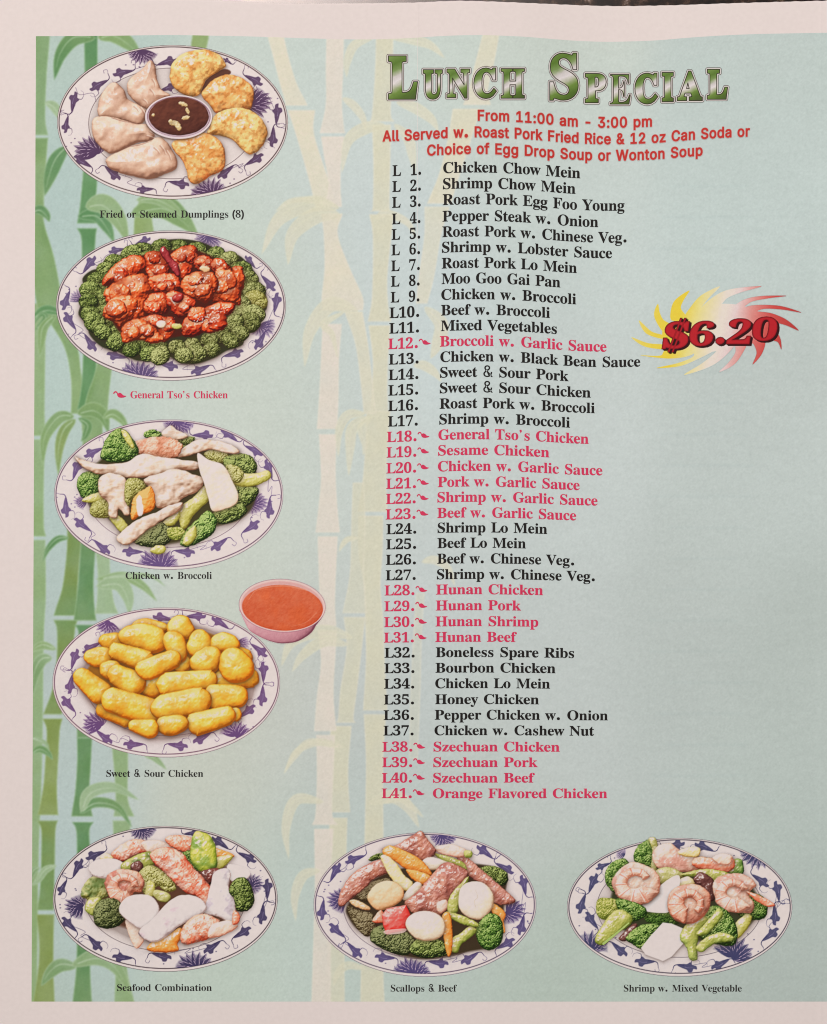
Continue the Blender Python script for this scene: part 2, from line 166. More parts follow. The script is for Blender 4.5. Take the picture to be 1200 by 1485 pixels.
GROTESK = {
    '&': (448, [197,-7,150,-2,110,12,78,34,54,62,39,96,34,133,37,163,47,189,85,235,140,279,216,335,237,352,255,375,262,405,258,427,245,445,226,457,201,461,168,453,145,431,137,399,145,363,169,327,204,284,438,0,364,0,171,231,121,293,87,344,78,370,75,398,79,430,91,458,109,481,134,499,165,510,200,513,235,510,266,499,290,482,308,459,320,433,324,404,315,362,291,325,256,293,154,217,128,195,110,174,100,154,97,131,100,108,109,87,124,70,143,57,166,49,193,46,223,50,251,59,301,95,321,121,336,151,346,186,349,224,408,224,405,180,397,144,385,115,371,92,345,62,333,47,305,23,271,7,234,-3]),
    '-': (453, [337,244,337,188,114,188,114,244]),
    '.': (188, [95,-4,78,-1,63,9,53,24,50,41,53,59,63,73,78,83,95,87,113,83,128,73,138,59,141,41,138,24,128,9,113,-1]),
    '0': (453, [227,-7,174,1,130,24,95,62,69,113,53,178,48,254,53,330,69,395,95,447,130,484,174,508,227,516,279,508,323,484,358,447,384,395,400,330,405,254,400,178,384,113,359,62,323,24,279,1], [227,50,261,56,290,74,313,103,330,144,340,194,344,254,340,314,330,365,313,405,290,435,261,453,227,460,192,453,163,435,140,405,123,365,113,314,109,254,113,194,123,144,140,103,163,74,192,56]),
    '1': (453, [76,0,76,55,391,55,391,0], [276,509,276,0,212,0,212,448,209,448,86,358,86,427,198,509]),
    '2': (453, [64,0,64,47,234,229,261,257,282,282,311,327,320,371,317,397,308,419,293,436,273,449,250,457,224,460,196,457,172,447,153,433,139,413,130,390,127,362,66,362,71,405,86,442,111,473,143,496,182,511,225,516,268,511,306,497,337,474,361,445,376,411,381,372,371,318,357,290,336,259,306,223,267,180,153,60,153,57,389,57,389,0]),
    '3': (453, [218,-7,173,-3,133,10,98,30,70,57,52,91,44,132,109,132,115,107,126,87,144,71,165,59,219,50,248,53,275,61,297,74,315,93,325,116,329,145,326,172,316,196,299,217,275,234,242,244,201,248,157,248,157,299,288,448,288,452,70,452,70,509,372,509,372,461,211,278,211,289,264,288,308,276,344,253,371,222,387,186,393,145,387,103,370,66,344,36,309,12,266,-2]),
    ':': (188, [95,-4,78,-1,63,9,53,24,50,41,53,59,63,73,78,83,95,87,113,83,128,73,138,59,141,41,138,24,128,9,113,-1], [95,271,78,274,63,284,53,299,50,316,53,334,63,349,78,359,95,362,113,359,128,349,138,334,141,316,138,299,128,284,113,274]),
    'A': (480, [16,0,201,509,276,509,463,0,395,0,287,302,276,334,264,372,250,420,232,478,245,478,228,419,213,371,201,333,191,302,85,0], [110,142,110,199,370,199,370,142]),
    'C': (510, [267,-7,205,1,150,25,104,63,70,115,48,179,40,254,48,329,70,393,104,445,150,484,205,508,267,516,305,513,340,504,373,490,402,471,427,447,448,418,463,385,473,348,408,348,389,395,357,428,315,449,267,456,223,450,184,432,150,403,125,364,109,314,103,254,109,194,125,145,151,105,184,76,223,59,267,53,315,60,357,81,389,114,408,160,473,160,463,124,448,91,428,62,402,38,373,19,341,5,305,-4]),
    'D': (502, [219,0,96,0,96,57,215,57,272,63,318,81,354,110,379,149,394,198,399,255,394,312,379,361,354,399,320,428,275,446,221,452,93,452,93,509,225,509,294,501,353,478,399,441,433,391,455,329,462,255,455,181,433,119,398,68,351,31,291,8], [125,509,125,0,60,0,60,509]),
    'E': (419, [60,0,60,509,372,509,372,452,125,452,125,286,355,286,355,229,125,229,125,57,375,57,375,0]),
    'F': (410, [60,0,60,509,369,509,369,452,125,452,125,278,346,278,346,221,125,221,125,0]),
    'H': (517, [60,0,60,509,125,509,125,289,392,289,392,509,457,509,457,0,392,0,392,232,125,232,125,0]),
    'P': (445, [60,0,60,509,235,509,289,503,332,487,366,462,390,430,404,391,409,348,404,304,390,265,366,233,332,207,289,191,235,186,109,186,109,242,233,242,269,246,297,256,318,272,333,294,342,319,344,348,342,376,333,402,318,423,297,439,268,449,232,452,125,452,125,0]),
    'R': (449, [60,0,60,509,236,509,290,504,333,489,367,465,390,433,405,395,409,352,405,309,390,271,367,240,333,217,289,203,236,198,96,198,96,255,234,255,269,258,298,267,319,281,334,300,342,324,345,352,342,380,334,405,319,425,298,440,269,449,233,452,125,452,125,0], [353,0,230,229,303,229,428,0]),
    'S': (447, [224,-9,172,-4,128,9,91,31,64,60,46,96,38,137,104,137,110,110,123,88,142,71,166,59,224,49,257,52,286,60,311,74,329,92,341,114,346,139,342,161,332,179,296,205,245,222,184,239,128,260,86,289,60,326,52,372,58,413,75,448,102,476,138,498,180,511,227,516,275,511,316,498,351,476,377,449,394,415,401,378,337,378,326,412,302,437,267,453,225,459,194,456,167,448,145,435,129,418,118,398,115,376,119,352,131,334,169,308,212,293,264,279,312,264,359,238,395,198,405,171,408,139,403,99,386,64,360,34,323,11,278,-4]),
    'W': (686, [155,0,16,509,82,509,163,196,175,145,187,94,197,40,189,40,200,94,211,145,224,196,306,509,380,509,462,196,474,145,486,94,497,40,488,40,499,94,510,145,523,196,603,509,670,509,530,0,455,0,368,323,351,391,336,475,350,475,335,395,318,323,230,0]),
    'a': (389, [160,-9,126,-5,94,5,68,22,48,45,35,73,30,108,34,138,43,161,58,179,78,193,125,211,178,220,209,224,234,227,265,235,273,243,276,255,276,257,267,297,240,322,220,329,196,331,149,322,118,301,100,274,41,291,57,322,79,346,104,364,133,375,194,384,239,379,286,360,306,343,322,320,333,290,337,251,337,0,277,0,277,52,272,52,252,25,215,1,190,-6], [170,45,202,49,228,59,248,74,263,93,272,115,276,138,276,190,259,182,231,176,200,171,175,168,134,159,103,139,95,124,92,105,102,72,130,52]),
    'c': (396, [207,-8,159,-2,117,16,82,46,56,85,40,133,34,187,40,243,56,291,82,330,117,360,159,378,207,384,260,377,305,356,340,322,362,277,303,262,290,289,270,311,242,325,207,330,173,325,145,310,124,287,108,258,99,224,96,187,99,151,108,117,124,89,145,66,173,51,207,46,243,52,271,66,292,89,304,117,363,102,341,56,306,21,261,-1]),
    'd': (424, [195,-8,151,-2,111,16,79,45,55,84,39,133,34,189,39,245,55,293,79,332,112,361,151,378,196,384,228,381,253,373,287,346,306,319,311,319,311,509,372,509,372,0,313,0,313,59,307,59,287,31,252,4,227,-5], [205,47,236,51,263,65,284,86,299,115,309,150,312,189,309,229,300,263,284,291,263,312,237,325,205,330,172,325,145,311,124,290,108,261,99,227,96,189,99,151,109,117,124,88,145,66,172,51]),
    'e': (404, [212,-8,161,-2,117,16,82,46,56,85,40,132,34,187,39,242,55,290,81,329,115,359,157,378,205,384,266,374,294,361,319,341,341,315,357,282,368,242,371,194,371,169,75,169,75,221,338,221,310,202,307,237,298,269,283,294,263,314,237,326,205,330,173,326,146,313,125,294,109,270,99,241,96,211,96,178,100,139,110,106,128,80,151,61,179,50,212,46,254,53,285,73,306,105,365,91,353,63,335,39,311,19,283,4,249,-5]),
    'f': (254, [228,379,228,327,6,327,6,379], [81,0,81,432,84,461,96,486,113,505,135,519,187,530,222,527,243,521,227,468,215,472,195,474,171,470,154,460,145,443,142,419,142,0]),
    'g': (425, [207,-151,168,-148,134,-140,105,-127,82,-110,51,-69,101,-41,122,-66,154,-88,178,-95,207,-97,249,-92,282,-75,304,-47,311,-6,311,68,306,68,287,41,252,16,227,8,195,5,152,10,113,27,80,53,55,90,39,136,34,191,39,246,55,293,80,332,112,361,152,378,196,384,228,382,253,373,288,346,308,319,313,319,313,379,372,379,372,-9,367,-54,350,-90,324,-117,291,-136,251,-147], [205,59,237,63,264,75,285,95,300,121,309,154,312,193,309,231,300,264,285,291,264,312,237,325,205,330,172,325,145,312,124,290,109,262,99,229,96,193,99,155,109,123,124,96,145,76,172,63]),
    'h': (410, [114,227,114,0,53,0,53,509,114,509,114,287,102,287,124,332,152,362,187,379,227,384,264,380,295,369,321,349,341,321,353,285,357,240,357,0,296,0,296,235,290,275,273,304,246,323,210,329,184,326,161,317,141,303,126,283,117,257]),
    'i': (167, [53,0,53,379,114,379,114,0], [84,443,67,446,54,455,44,468,41,483,44,499,54,512,67,521,84,524,100,521,114,512,123,499,126,483,123,468,114,455,100,446]),
    'k': (381, [110,137,110,212,121,212,284,379,360,379,184,199,177,199], [53,0,53,509,114,509,114,0], [294,0,148,186,191,229,372,0]),
    'l': (189, [139,-2,101,3,74,20,58,47,53,84,53,509,114,509,114,99,115,77,120,62,130,54,146,52,160,53,170,54,181,3,162,-1]),
    'm': (610, [53,0,53,379,112,379,112,295,108,295,118,323,132,346,172,376,219,386,257,380,287,361,309,331,321,295,312,295,322,321,337,343,381,375,407,383,437,386,468,383,497,372,522,354,541,328,553,296,557,255,557,0,496,0,496,254,490,289,473,313,447,326,419,330,395,328,374,320,345,290,335,247,335,0,274,0,274,260,269,288,253,311,229,326,199,330,158,320,140,307,126,289,117,266,114,238,114,0]),
    'n': (410, [114,227,114,0,53,0,53,379,112,379,112,287,102,287,124,332,152,362,187,379,227,384,264,380,295,369,321,349,341,321,353,285,357,240,357,0,296,0,296,235,290,275,273,304,246,323,210,329,184,326,161,317,141,303,126,283,117,257]),
    'o': (415, [207,-8,159,-2,117,16,82,46,56,85,40,133,34,187,40,243,56,291,82,330,117,360,159,378,207,384,256,378,299,360,333,330,359,291,376,243,381,187,376,133,359,85,333,46,299,16,256,-2], [207,46,242,51,270,66,292,89,307,117,316,151,319,187,316,224,307,258,292,287,270,310,242,325,207,330,173,325,145,310,124,287,108,258,99,224,96,187,99,151,108,117,124,89,145,66,173,51]),
    'p': (424, [53,-143,53,379,112,379,112,319,118,319,137,346,171,373,197,381,229,384,274,378,313,361,345,332,370,293,385,245,390,189,385,133,370,84,346,45,313,16,274,-2,229,-8,198,-5,173,4,138,31,118,59,114,59,114,-143], [220,47,253,51,279,66,301,88,316,117,325,151,328,189,325,227,316,261,301,290,280,311,253,325,220,330,188,325,161,312,140,291,125,263,116,229,113,189,116,150,125,115,140,86,162,65,188,51]),
    'r': (259, [53,0,53,379,112,379,112,321,115,321,130,347,152,367,181,380,213,385,229,384,243,384,243,322,230,324,207,326,182,323,159,315,140,301,126,284,117,262,114,237,114,0]),
    's': (365, [182,-8,145,-5,112,3,84,18,62,38,45,63,36,94,94,107,105,79,124,60,150,49,181,45,217,50,244,62,262,81,268,103,265,121,254,136,237,147,212,155,149,170,104,186,72,208,53,237,47,274,51,305,65,332,87,354,115,370,149,381,187,384,223,381,254,372,279,358,299,339,324,290,268,277,258,298,243,316,219,328,187,333,156,329,131,317,114,299,109,277,112,258,124,243,144,232,172,223,229,209,275,194,306,171,325,142,331,107,326,75,312,47,290,24,260,6,223,-5]),
    't': (227, [204,379,204,327,6,327,6,379], [65,471,126,471,126,98,128,76,136,61,150,53,170,50,185,51,202,54,213,2,192,-3,168,-4,125,2,92,21,72,52,65,93]),
    'u': (410, [182,-5,146,-1,115,11,89,31,69,59,57,95,53,139,53,379,114,379,114,144,119,105,137,75,164,56,200,50,226,53,249,62,268,77,283,97,293,122,296,153,296,379,357,379,357,0,298,0,298,92,307,92,286,47,257,17,222,0]),
    'v': (389, [163,0,17,379,84,379,165,155,187,87,206,21,184,21,203,87,224,155,305,379,371,379,226,0]),
    'w': (567, [138,0,23,379,87,379,133,214,154,137,175,41,165,41,186,135,206,214,252,379,316,379,362,214,382,136,402,41,391,41,413,135,434,214,480,379,545,379,429,0,368,0,319,172,305,225,291,280,277,338,291,338,277,280,263,225,248,172,199,0]),
    'z': (380, [42,0,42,46,254,320,254,323,48,323,48,379,333,379,333,331,126,60,126,56,339,56,339,0]),
}
SANS = GROTESK


def crosses(L):
    """whether a closed outline runs over itself"""
    A, B = L, np.roll(L, -1, 0)
    n = len(L)
    d = B - A
    c = lambda u, v: u[..., 0] * v[..., 1] - u[..., 1] * v[..., 0]
    r = A[None] - A[:, None]
    den = c(d[:, None], d[None])
    with np.errstate(divide='ignore', invalid='ignore'):
        t, u = c(r, d[None]) / den, c(r, d[:, None]) / den
    hit = (t > 1e-6) & (t < 1 - 1e-6) & (u > 1e-6) & (u < 1 - 1e-6) & (np.abs(den) > 1e-12)
    return bool(hit.any())


def thicken(L, w):
    """move an outline outwards (outer loops run clockwise, counters the other way), as far as it stays clean"""
    for f in (1.0, 0.6, 0.3):
        if w == 0:
            return L
        a, b = L - np.roll(L, 1, 0), np.roll(L, -1, 0) - L
        a = a / (np.linalg.norm(a, axis=1)[:, None] + 1e-9)
        b = b / (np.linalg.norm(b, axis=1)[:, None] + 1e-9)
        n = np.stack([-a[:, 1], a[:, 0]], 1) + np.stack([-b[:, 1], b[:, 0]], 1)
        k = np.clip((n * n).sum(1) / 2, 0.55, 2)
        Q = L + n / k[:, None] * (w * f)
        if not crosses(Q):
            return Q
    return L


_glyphs = {}


def glyph(ch, font, w=0.0):
    key = (ch, font is SERIF, w)
    if key in _glyphs:
        return _glyphs[key]
    f = font
    ww = w
    if ch == '.':
        r = 0.07 if font is SERIF else 0.075
        g = (0.27, [np.array([(0.13 + r * math.cos(-t), r - 0.008 + r * math.sin(-t)) for t in np.arange(0, 6.28, 0.52)])])
    elif ch == "'":
        g = (0.24, [np.array([(0.05, 0.46), (0.12, 0.475), (0.15, 0.42), (0.12, 0.345), (0.06, 0.30), (0.09, 0.36), (0.045, 0.40)])])
    elif ch == ' ':
        g = (0.24, [])
    else:
        if ch not in f:
            f = SANS
            ww = w + 0.03
        elif ch in '()' and font is SERIF:
            ww = w + 0.02
        p = f[ch]
        loops = []
        for s in p[1:]:
            L = np.array(s, dtype=np.float64).reshape(-1, 2) / 1000.0
            keep = np.linalg.norm(L - np.roll(L, 1, 0), axis=1) > 1e-4
            loops.append(thicken(L[keep], ww))
        g = (p[0] / 1000.0, loops)
    _glyphs[key] = g
    return g


def set_line(text, font, size, x0, x1, base, w=0.0, slope=None):
    """outlines of a line of text, stretched to run from x0 to x1 on the sheet (y grows downwards)"""
    pen, out = 0.0, []
    for ch in text:
        adv, loops = glyph(ch, font, w)
        for L in loops:
            out.append(L + np.array([pen, 0]))
        pen += adv - 0.012
    A = np.vstack(out)
    lo, hi = A[:, 0].min(), A[:, 0].max()
    k = (x1 - x0) / (hi - lo)
    return [np.stack([x0 + (L[:, 0] - lo) * k, base - L[:, 1] * size], 1) for L in out]
# ---------------------------------------------------------------- printing helpers (colours are ink on the sheet)
def C8(*c):
    return np.array(c, dtype=np.float64) / 255.0


def smooth_loop(pts, n=5):
    P = np.array(pts, dtype=np.float64)
    a, b, c, d = np.roll(P, 1, 0), P, np.roll(P, -1, 0), np.roll(P, -2, 0)
    out = []
    for k in range(n):
        t = k / n
        out.append(0.5 * ((2 * b) + (-a + c) * t + (2 * a - 5 * b + 4 * c - d) * t * t + (-a + 3 * b - 3 * c + d) * t ** 3))
    return np.stack(out, 1).reshape(-1, 2)


def smooth_line(pts, n=8):
    P = np.array(pts, dtype=np.float64)
    P = np.vstack([2 * P[0] - P[1], P, 2 * P[-1] - P[-2]])
    out = []
    for i in range(1, len(P) - 2):
        a, b, c, d = P[i - 1], P[i], P[i + 1], P[i + 2]
        for k in range(n):
            t = k / n
            out.append(0.5 * ((2 * b) + (-a + c) * t + (2 * a - 5 * b + 4 * c - d) * t * t + (-a + 3 * b - 3 * c + d) * t ** 3))
    out.append(P[-2])
    return np.array(out)


def seg_dist(X, Y, A, B):
    """distance to a set of segments and the parameter along the whole line"""
    best = np.full(X.shape, 1e9)
    par = np.zeros(X.shape)
    n = len(A)
    for i in range(n):
        ax, ay = A[i]
        dx, dy = B[i][0] - ax, B[i][1] - ay
        L = dx * dx + dy * dy + 1e-12
        t = np.clip(((X - ax) * dx + (Y - ay) * dy) / L, 0, 1)
        d = (X - ax - t * dx) ** 2 + (Y - ay - t * dy) ** 2
        m = d < best
        best = np.where(m, d, best)
        par = np.where(m, (i + t) / n, par)
    return np.sqrt(best), par


def loop_sdf(X, Y, loops):
    inside = np.zeros(X.shape, dtype=bool)
    dist = np.full(X.shape, 1e9)
    for P in loops:
        P = np.asarray(P, dtype=np.float64)
        Q = np.roll(P, -1, 0)
        d, _ = seg_dist(X, Y, P, Q)
        dist = np.minimum(dist, d)
        for (x1, y1), (x2, y2) in zip(P, Q):
            if y1 == y2:
                continue
            c = ((y1 > Y) != (y2 > Y)) & (X < (x2 - x1) * (Y - y1) / (y2 - y1) + x1)
            inside ^= c
    return np.where(inside, -dist, dist)


_lat = {}


def vnoise(X, Y, scale, seed):
    if seed not in _lat:
        _lat[seed] = np.random.RandomState(seed).rand(256, 256)
    L = _lat[seed]
    u, v = X / scale + 1000.3, Y / scale + 1000.7
    i, j = np.floor(u).astype(int), np.floor(v).astype(int)
    f, g = u - i, v - j
    f, g = f * f * (3 - 2 * f), g * g * (3 - 2 * g)
    i0, i1, j0, j1 = i % 256, (i + 1) % 256, j % 256, (j + 1) % 256
    return (L[j0, i0] * (1 - f) + L[j0, i1] * f) * (1 - g) + (L[j1, i0] * (1 - f) + L[j1, i1] * f) * g


def fbm(X, Y, scale, octv, seed):
    s, a, t = 0, 1.0, 0
    for o in range(octv):
        s = s + a * vnoise(X, Y, scale / 2 ** o, seed + o)
        t += a
        a *= 0.55
    return s / t


def cells(X, Y, scale, seed):
    """nearest jittered point: distance and its random number"""
    r = np.random.RandomState(seed)
    jx, jy, jr = r.rand(128, 128), r.rand(128, 128), r.rand(128, 128)
    u, v = X / scale, Y / scale
    i, j = np.floor(u).astype(int), np.floor(v).astype(int)
    best = np.full(X.shape, 9.0)
    val = np.zeros(X.shape)
    px, py = np.zeros(X.shape), np.zeros(X.shape)
    for a in (-1, 0, 1):
        for b in (-1, 0, 1):
            ii, jj = (i + a) % 128, (j + b) % 128
            cx, cy = i + a + jx[jj, ii], j + b + jy[jj, ii]
            d = np.hypot(u - cx, v - cy)
            m = d < best
            best = np.where(m, d, best)
            val = np.where(m, jr[jj, ii], val)
            px, py = np.where(m, u - cx, px), np.where(m, v - cy, py)
    return best, val, px, py


def ramp(v, stops):
    xs = [s[0] for s in stops]
    return np.stack([np.interp(v, xs, [s[1][k] / 255.0 for s in stops]) for k in range(3)], -1)


class Print:
    """a patch of the printed sheet: an ink colour and an owner for every point of a fine grid (sheet units)"""

    def __init__(self, x0, y0, x1, y1, c):
        self.c = c
        self.xs = np.arange(x0, x1 + c, c)
        self.ys = np.arange(y0, y1 + c, c)
        self.X, self.Y = np.meshgrid(self.xs, self.ys)
        self.rgb = np.zeros(self.X.shape + (3,))
        self.own = np.zeros(self.X.shape, dtype=np.int32)
        self.any = np.zeros(self.X.shape, dtype=bool)
        self.names = [None]
        self.clip = None

    def new(self, name, label=None, parent=None):
        self.names.append((name, label, parent))
        return len(self.names) - 1

    def box(self, x0, y0, x1, y1):
        i0, i1 = np.searchsorted(self.xs, [x0, x1])
        j0, j1 = np.searchsorted(self.ys, [y0, y1])
        return slice(max(j0 - 1, 0), j1 + 1), slice(max(i0 - 1, 0), i1 + 1)

    def start_from(self, other):
        u = np.clip((self.X - other.xs[0]) / other.c, 0, len(other.xs) - 1.001)
        v = np.clip((self.Y - other.ys[0]) / other.c, 0, len(other.ys) - 1.001)
        i, j = u.astype(int), v.astype(int)
        f, g = (u - i)[..., None], (v - j)[..., None]
        R = other.rgb
        self.rgb = (R[j, i] * (1 - f) + R[j, i + 1] * f) * (1 - g) + (R[j + 1, i] * (1 - f) + R[j + 1, i + 1] * f) * g

    def put(self, S, alpha, col, pid=0):
        if self.clip is not None:
            alpha = alpha * self.clip[S]
        self.rgb[S] = self.rgb[S] * (1 - alpha[..., None]) + col * alpha[..., None]
        if pid:
            o = self.own[S]
            o[alpha > 0.5] = pid
            a = self.any[S]
            a |= alpha > 0.01

    def shape(self, loops, pad):
        A = np.vstack(loops)
        S = self.box(A[:, 0].min() - pad, A[:, 1].min() - pad, A[:, 0].max() + pad, A[:, 1].max() + pad)
        return S, loop_sdf(self.X[S], self.Y[S], loops)

    def fill(self, loops, col, pid=0, alpha=1.0, soft=None, grow=0.0):
        S, d = self.shape(loops, 3 + grow + (soft or 0))
        w = soft or self.c
        self.put(S, alpha * np.clip(0.5 - (d - grow) / w, 0, 1), col if isinstance(col, np.ndarray) else C8(*col), pid)

    def stroke(self, pts, w0, w1, col, alpha=1.0, pid=0, smooth=True):
        P = smooth_line(pts) if smooth else np.array(pts, float)
        pad = max(w0, w1) + 2
        S = self.box(P[:, 0].min() - pad, P[:, 1].min() - pad, P[:, 0].max() + pad, P[:, 1].max() + pad)
        d, t = seg_dist(self.X[S], self.Y[S], P[:-1], P[1:])
        w = (w0 + (w1 - w0) * t) * 0.5
        a = np.clip(0.5 + (w - d) / self.c, 0, 1) * np.clip(2 * w / self.c, 0.25, 1)
        self.put(S, alpha * a, C8(*col), pid)

    def shade_under(self, loops, dx, dy, w, k, col=(60, 35, 25)):
        S, d = self.shape([np.asarray(l) + np.array([dx, dy]) for l in loops], 4 * w)
        a = k * np.exp(-np.maximum(d + w * 0.3, 0) / w)
        self.put(S, np.clip(a, 0, 1), C8(*col))

    def food(self, pts, stops, pid, flat=0.55, round_=None, amp=1.0, ns=7.0, octv=3, spec=0.0, gloss=30, mott=None, edge=0.25,
             shadow=0.45, seed=1, light=(-0.35, -0.58, 0.9), gain=1.0, bias=0.0, smooth=True, kind=None, cell=4.2, fib=None):
        P = smooth_loop(pts) if smooth else np.array(pts, float)
        flat = flat * 0.85
        amp, octv, gain, bias = amp * 0.46, min(octv, 3), gain * 1.14, bias + 0.04
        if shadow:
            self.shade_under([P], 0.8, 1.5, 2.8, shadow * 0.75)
        S, d = self.shape([P], 3)
        X, Y = self.X[S], self.Y[S]
        d = d + (fbm(X, Y, ns * 0.5, 2, seed + 40) - 0.5) * min(3.0, amp * 3.2)
        ins = np.maximum(-d, 0)
        R = round_ or max(ins.max() * 0.85, 2.0)
        t = np.clip(ins / R, 0, 1)
        h = np.sqrt(np.maximum(1 - (1 - t) ** 2, 0)) * R * flat
        h = h + (fbm(X, Y, ns, octv, seed) - 0.5) * ns * 0.55 * amp
        val = None
        if kind == 'broccoli':
            b, val, px, py = cells(X + 2 * fbm(X, Y, 5, 1, seed + 3), Y, cell, seed)
            b2, val2, _, _ = cells(X + 5 * fbm(X, Y, 9, 1, seed + 5), Y, cell * 3.4, seed + 2)
            h = h + np.sqrt(np.maximum(1 - (b / 0.85) ** 2, 0)) * cell * 0.75 + np.sqrt(np.maximum(1 - (b2 / 0.95) ** 2, 0)) * cell * 1.5
            val = 0.75 * val + 0.25 * val2
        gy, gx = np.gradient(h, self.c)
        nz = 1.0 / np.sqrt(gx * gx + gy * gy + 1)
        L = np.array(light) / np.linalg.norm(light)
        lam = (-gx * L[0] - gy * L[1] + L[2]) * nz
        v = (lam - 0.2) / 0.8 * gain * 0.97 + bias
        if val is not None:
            v = v + (val - 0.5) * 0.5 - np.clip(b - 0.45, 0, 1) * 0.6
        if fib:
            ca, sa = math.cos(math.radians(fib[0])), math.sin(math.radians(fib[0]))
            wob = 3 * fbm(X, Y, 9, 2, seed + 21)
            v = v + fib[1] * (fbm((X * ca + Y * sa) / 6.0, -X * sa + Y * ca + wob, 2.6, 2, seed + 22) - 0.5)
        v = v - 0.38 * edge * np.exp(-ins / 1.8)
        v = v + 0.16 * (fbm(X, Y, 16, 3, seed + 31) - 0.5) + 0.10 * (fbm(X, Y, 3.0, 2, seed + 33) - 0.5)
        col = ramp(np.clip(v, 0, 1), stops)
        if mott:
            for (mc, scale, amt, sd) in mott:
                m = np.clip((fbm(X, Y, scale, 3, sd + seed) - 0.5) * 4 + 0.25, 0, 1) * amt
                col = col * (1 - m[..., None]) + C8(*mc) * (0.45 + 0.6 * np.clip(v, 0, 1))[..., None] * m[..., None]
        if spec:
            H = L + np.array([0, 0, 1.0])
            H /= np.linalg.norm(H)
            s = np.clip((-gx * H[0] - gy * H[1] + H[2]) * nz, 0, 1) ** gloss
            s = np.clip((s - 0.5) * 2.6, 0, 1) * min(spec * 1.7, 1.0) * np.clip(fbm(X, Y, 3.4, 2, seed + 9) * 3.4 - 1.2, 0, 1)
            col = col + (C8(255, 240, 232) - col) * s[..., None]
        g = col.mean(-1, keepdims=True)
        col = g + (col - g) * 1.12
        self.put(S, np.clip(0.5 - d / (self.c * 1.8), 0, 1), np.clip(col, 0, 1), pid)

    def blur_grain(self, g, seed):
        """the press dots and fibres: a faint grain in the ink"""
        r = np.random.RandomState(seed)
        n = r.randn(*self.X.shape)
        n = (n + np.roll(n, 1, 0) + np.roll(n, 1, 1) + np.roll(n, (1, 1), (0, 1))) / 2
        k = r.randn(*self.X.shape)
        self.rgb = np.clip(self.rgb * (1 + g * n[..., None]) + (g * 0.4 * k)[..., None] * C8(255, 120, 200), 0.01, 1)

    def crisp(self, k):
        p = np.pad(self.rgb, ((2, 2), (2, 2), (0, 0)), mode='edge')
        q = (p[:-4] + 2 * p[1:-3] + 3 * p[2:-2] + 2 * p[3:-1] + p[4:]) / 9
        q = (q[:, :-4] + 2 * q[:, 1:-3] + 3 * q[:, 2:-2] + 2 * q[:, 3:-1] + q[:, 4:]) / 9
        self.rgb = np.clip(self.rgb + k * (self.rgb - q), 0.01, 1)

    def soften(self, n=1):
        for _ in range(n):
            p = np.pad(self.rgb, ((1, 1), (1, 1), (0, 0)), mode='edge')
            q = (p[:-2] + 2 * p[1:-1] + p[2:]) / 4
            self.rgb = (q[:, :-2] + 2 * q[:, 1:-1] + q[:, 2:]) / 4


def capsule(x1, y1, x2, y2, r1, r2=None, n=7):
    r2 = r1 if r2 is None else r2
    a = math.atan2(y2 - y1, x2 - x1)
    out = []
    for k in range(n):
        t = a + math.pi / 2 + math.pi * k / (n - 1)
        out.append((x1 + r1 * math.cos(t), y1 + r1 * math.sin(t)))
    for k in range(n):
        t = a - math.pi / 2 + math.pi * k / (n - 1)
        out.append((x2 + r2 * math.cos(t), y2 + r2 * math.sin(t)))
    return out


def oval(cx, cy, a, b, rot=0, n=18):
    c, s = math.cos(math.radians(rot)), math.sin(math.radians(rot))
    return [(cx + a * math.cos(t) * c - b * math.sin(t) * s, cy + a * math.cos(t) * s + b * math.sin(t) * c) for t in [2 * math.pi * k / n for k in range(n)]]
# ---------------------------------------------------------------- the mint print with its bamboo
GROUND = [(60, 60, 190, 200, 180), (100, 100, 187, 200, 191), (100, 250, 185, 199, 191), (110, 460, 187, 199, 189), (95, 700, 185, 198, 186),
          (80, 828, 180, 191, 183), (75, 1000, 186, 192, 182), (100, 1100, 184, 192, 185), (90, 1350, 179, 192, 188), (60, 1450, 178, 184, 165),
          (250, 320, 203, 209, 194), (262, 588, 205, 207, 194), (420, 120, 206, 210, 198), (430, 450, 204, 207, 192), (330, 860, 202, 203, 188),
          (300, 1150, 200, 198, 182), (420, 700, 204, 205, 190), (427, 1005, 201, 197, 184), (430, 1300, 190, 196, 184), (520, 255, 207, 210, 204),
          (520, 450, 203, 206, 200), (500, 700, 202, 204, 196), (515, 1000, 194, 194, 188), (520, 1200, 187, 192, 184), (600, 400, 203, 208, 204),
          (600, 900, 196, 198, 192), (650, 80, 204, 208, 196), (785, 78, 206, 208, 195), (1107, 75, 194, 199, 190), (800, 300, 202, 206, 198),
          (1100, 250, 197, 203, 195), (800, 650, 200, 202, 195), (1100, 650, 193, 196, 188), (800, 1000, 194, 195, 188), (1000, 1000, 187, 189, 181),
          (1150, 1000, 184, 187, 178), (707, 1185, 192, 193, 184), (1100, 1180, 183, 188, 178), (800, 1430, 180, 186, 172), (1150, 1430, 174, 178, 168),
          (600, 1440, 184, 190, 178), (300, 1445, 188, 194, 178)]


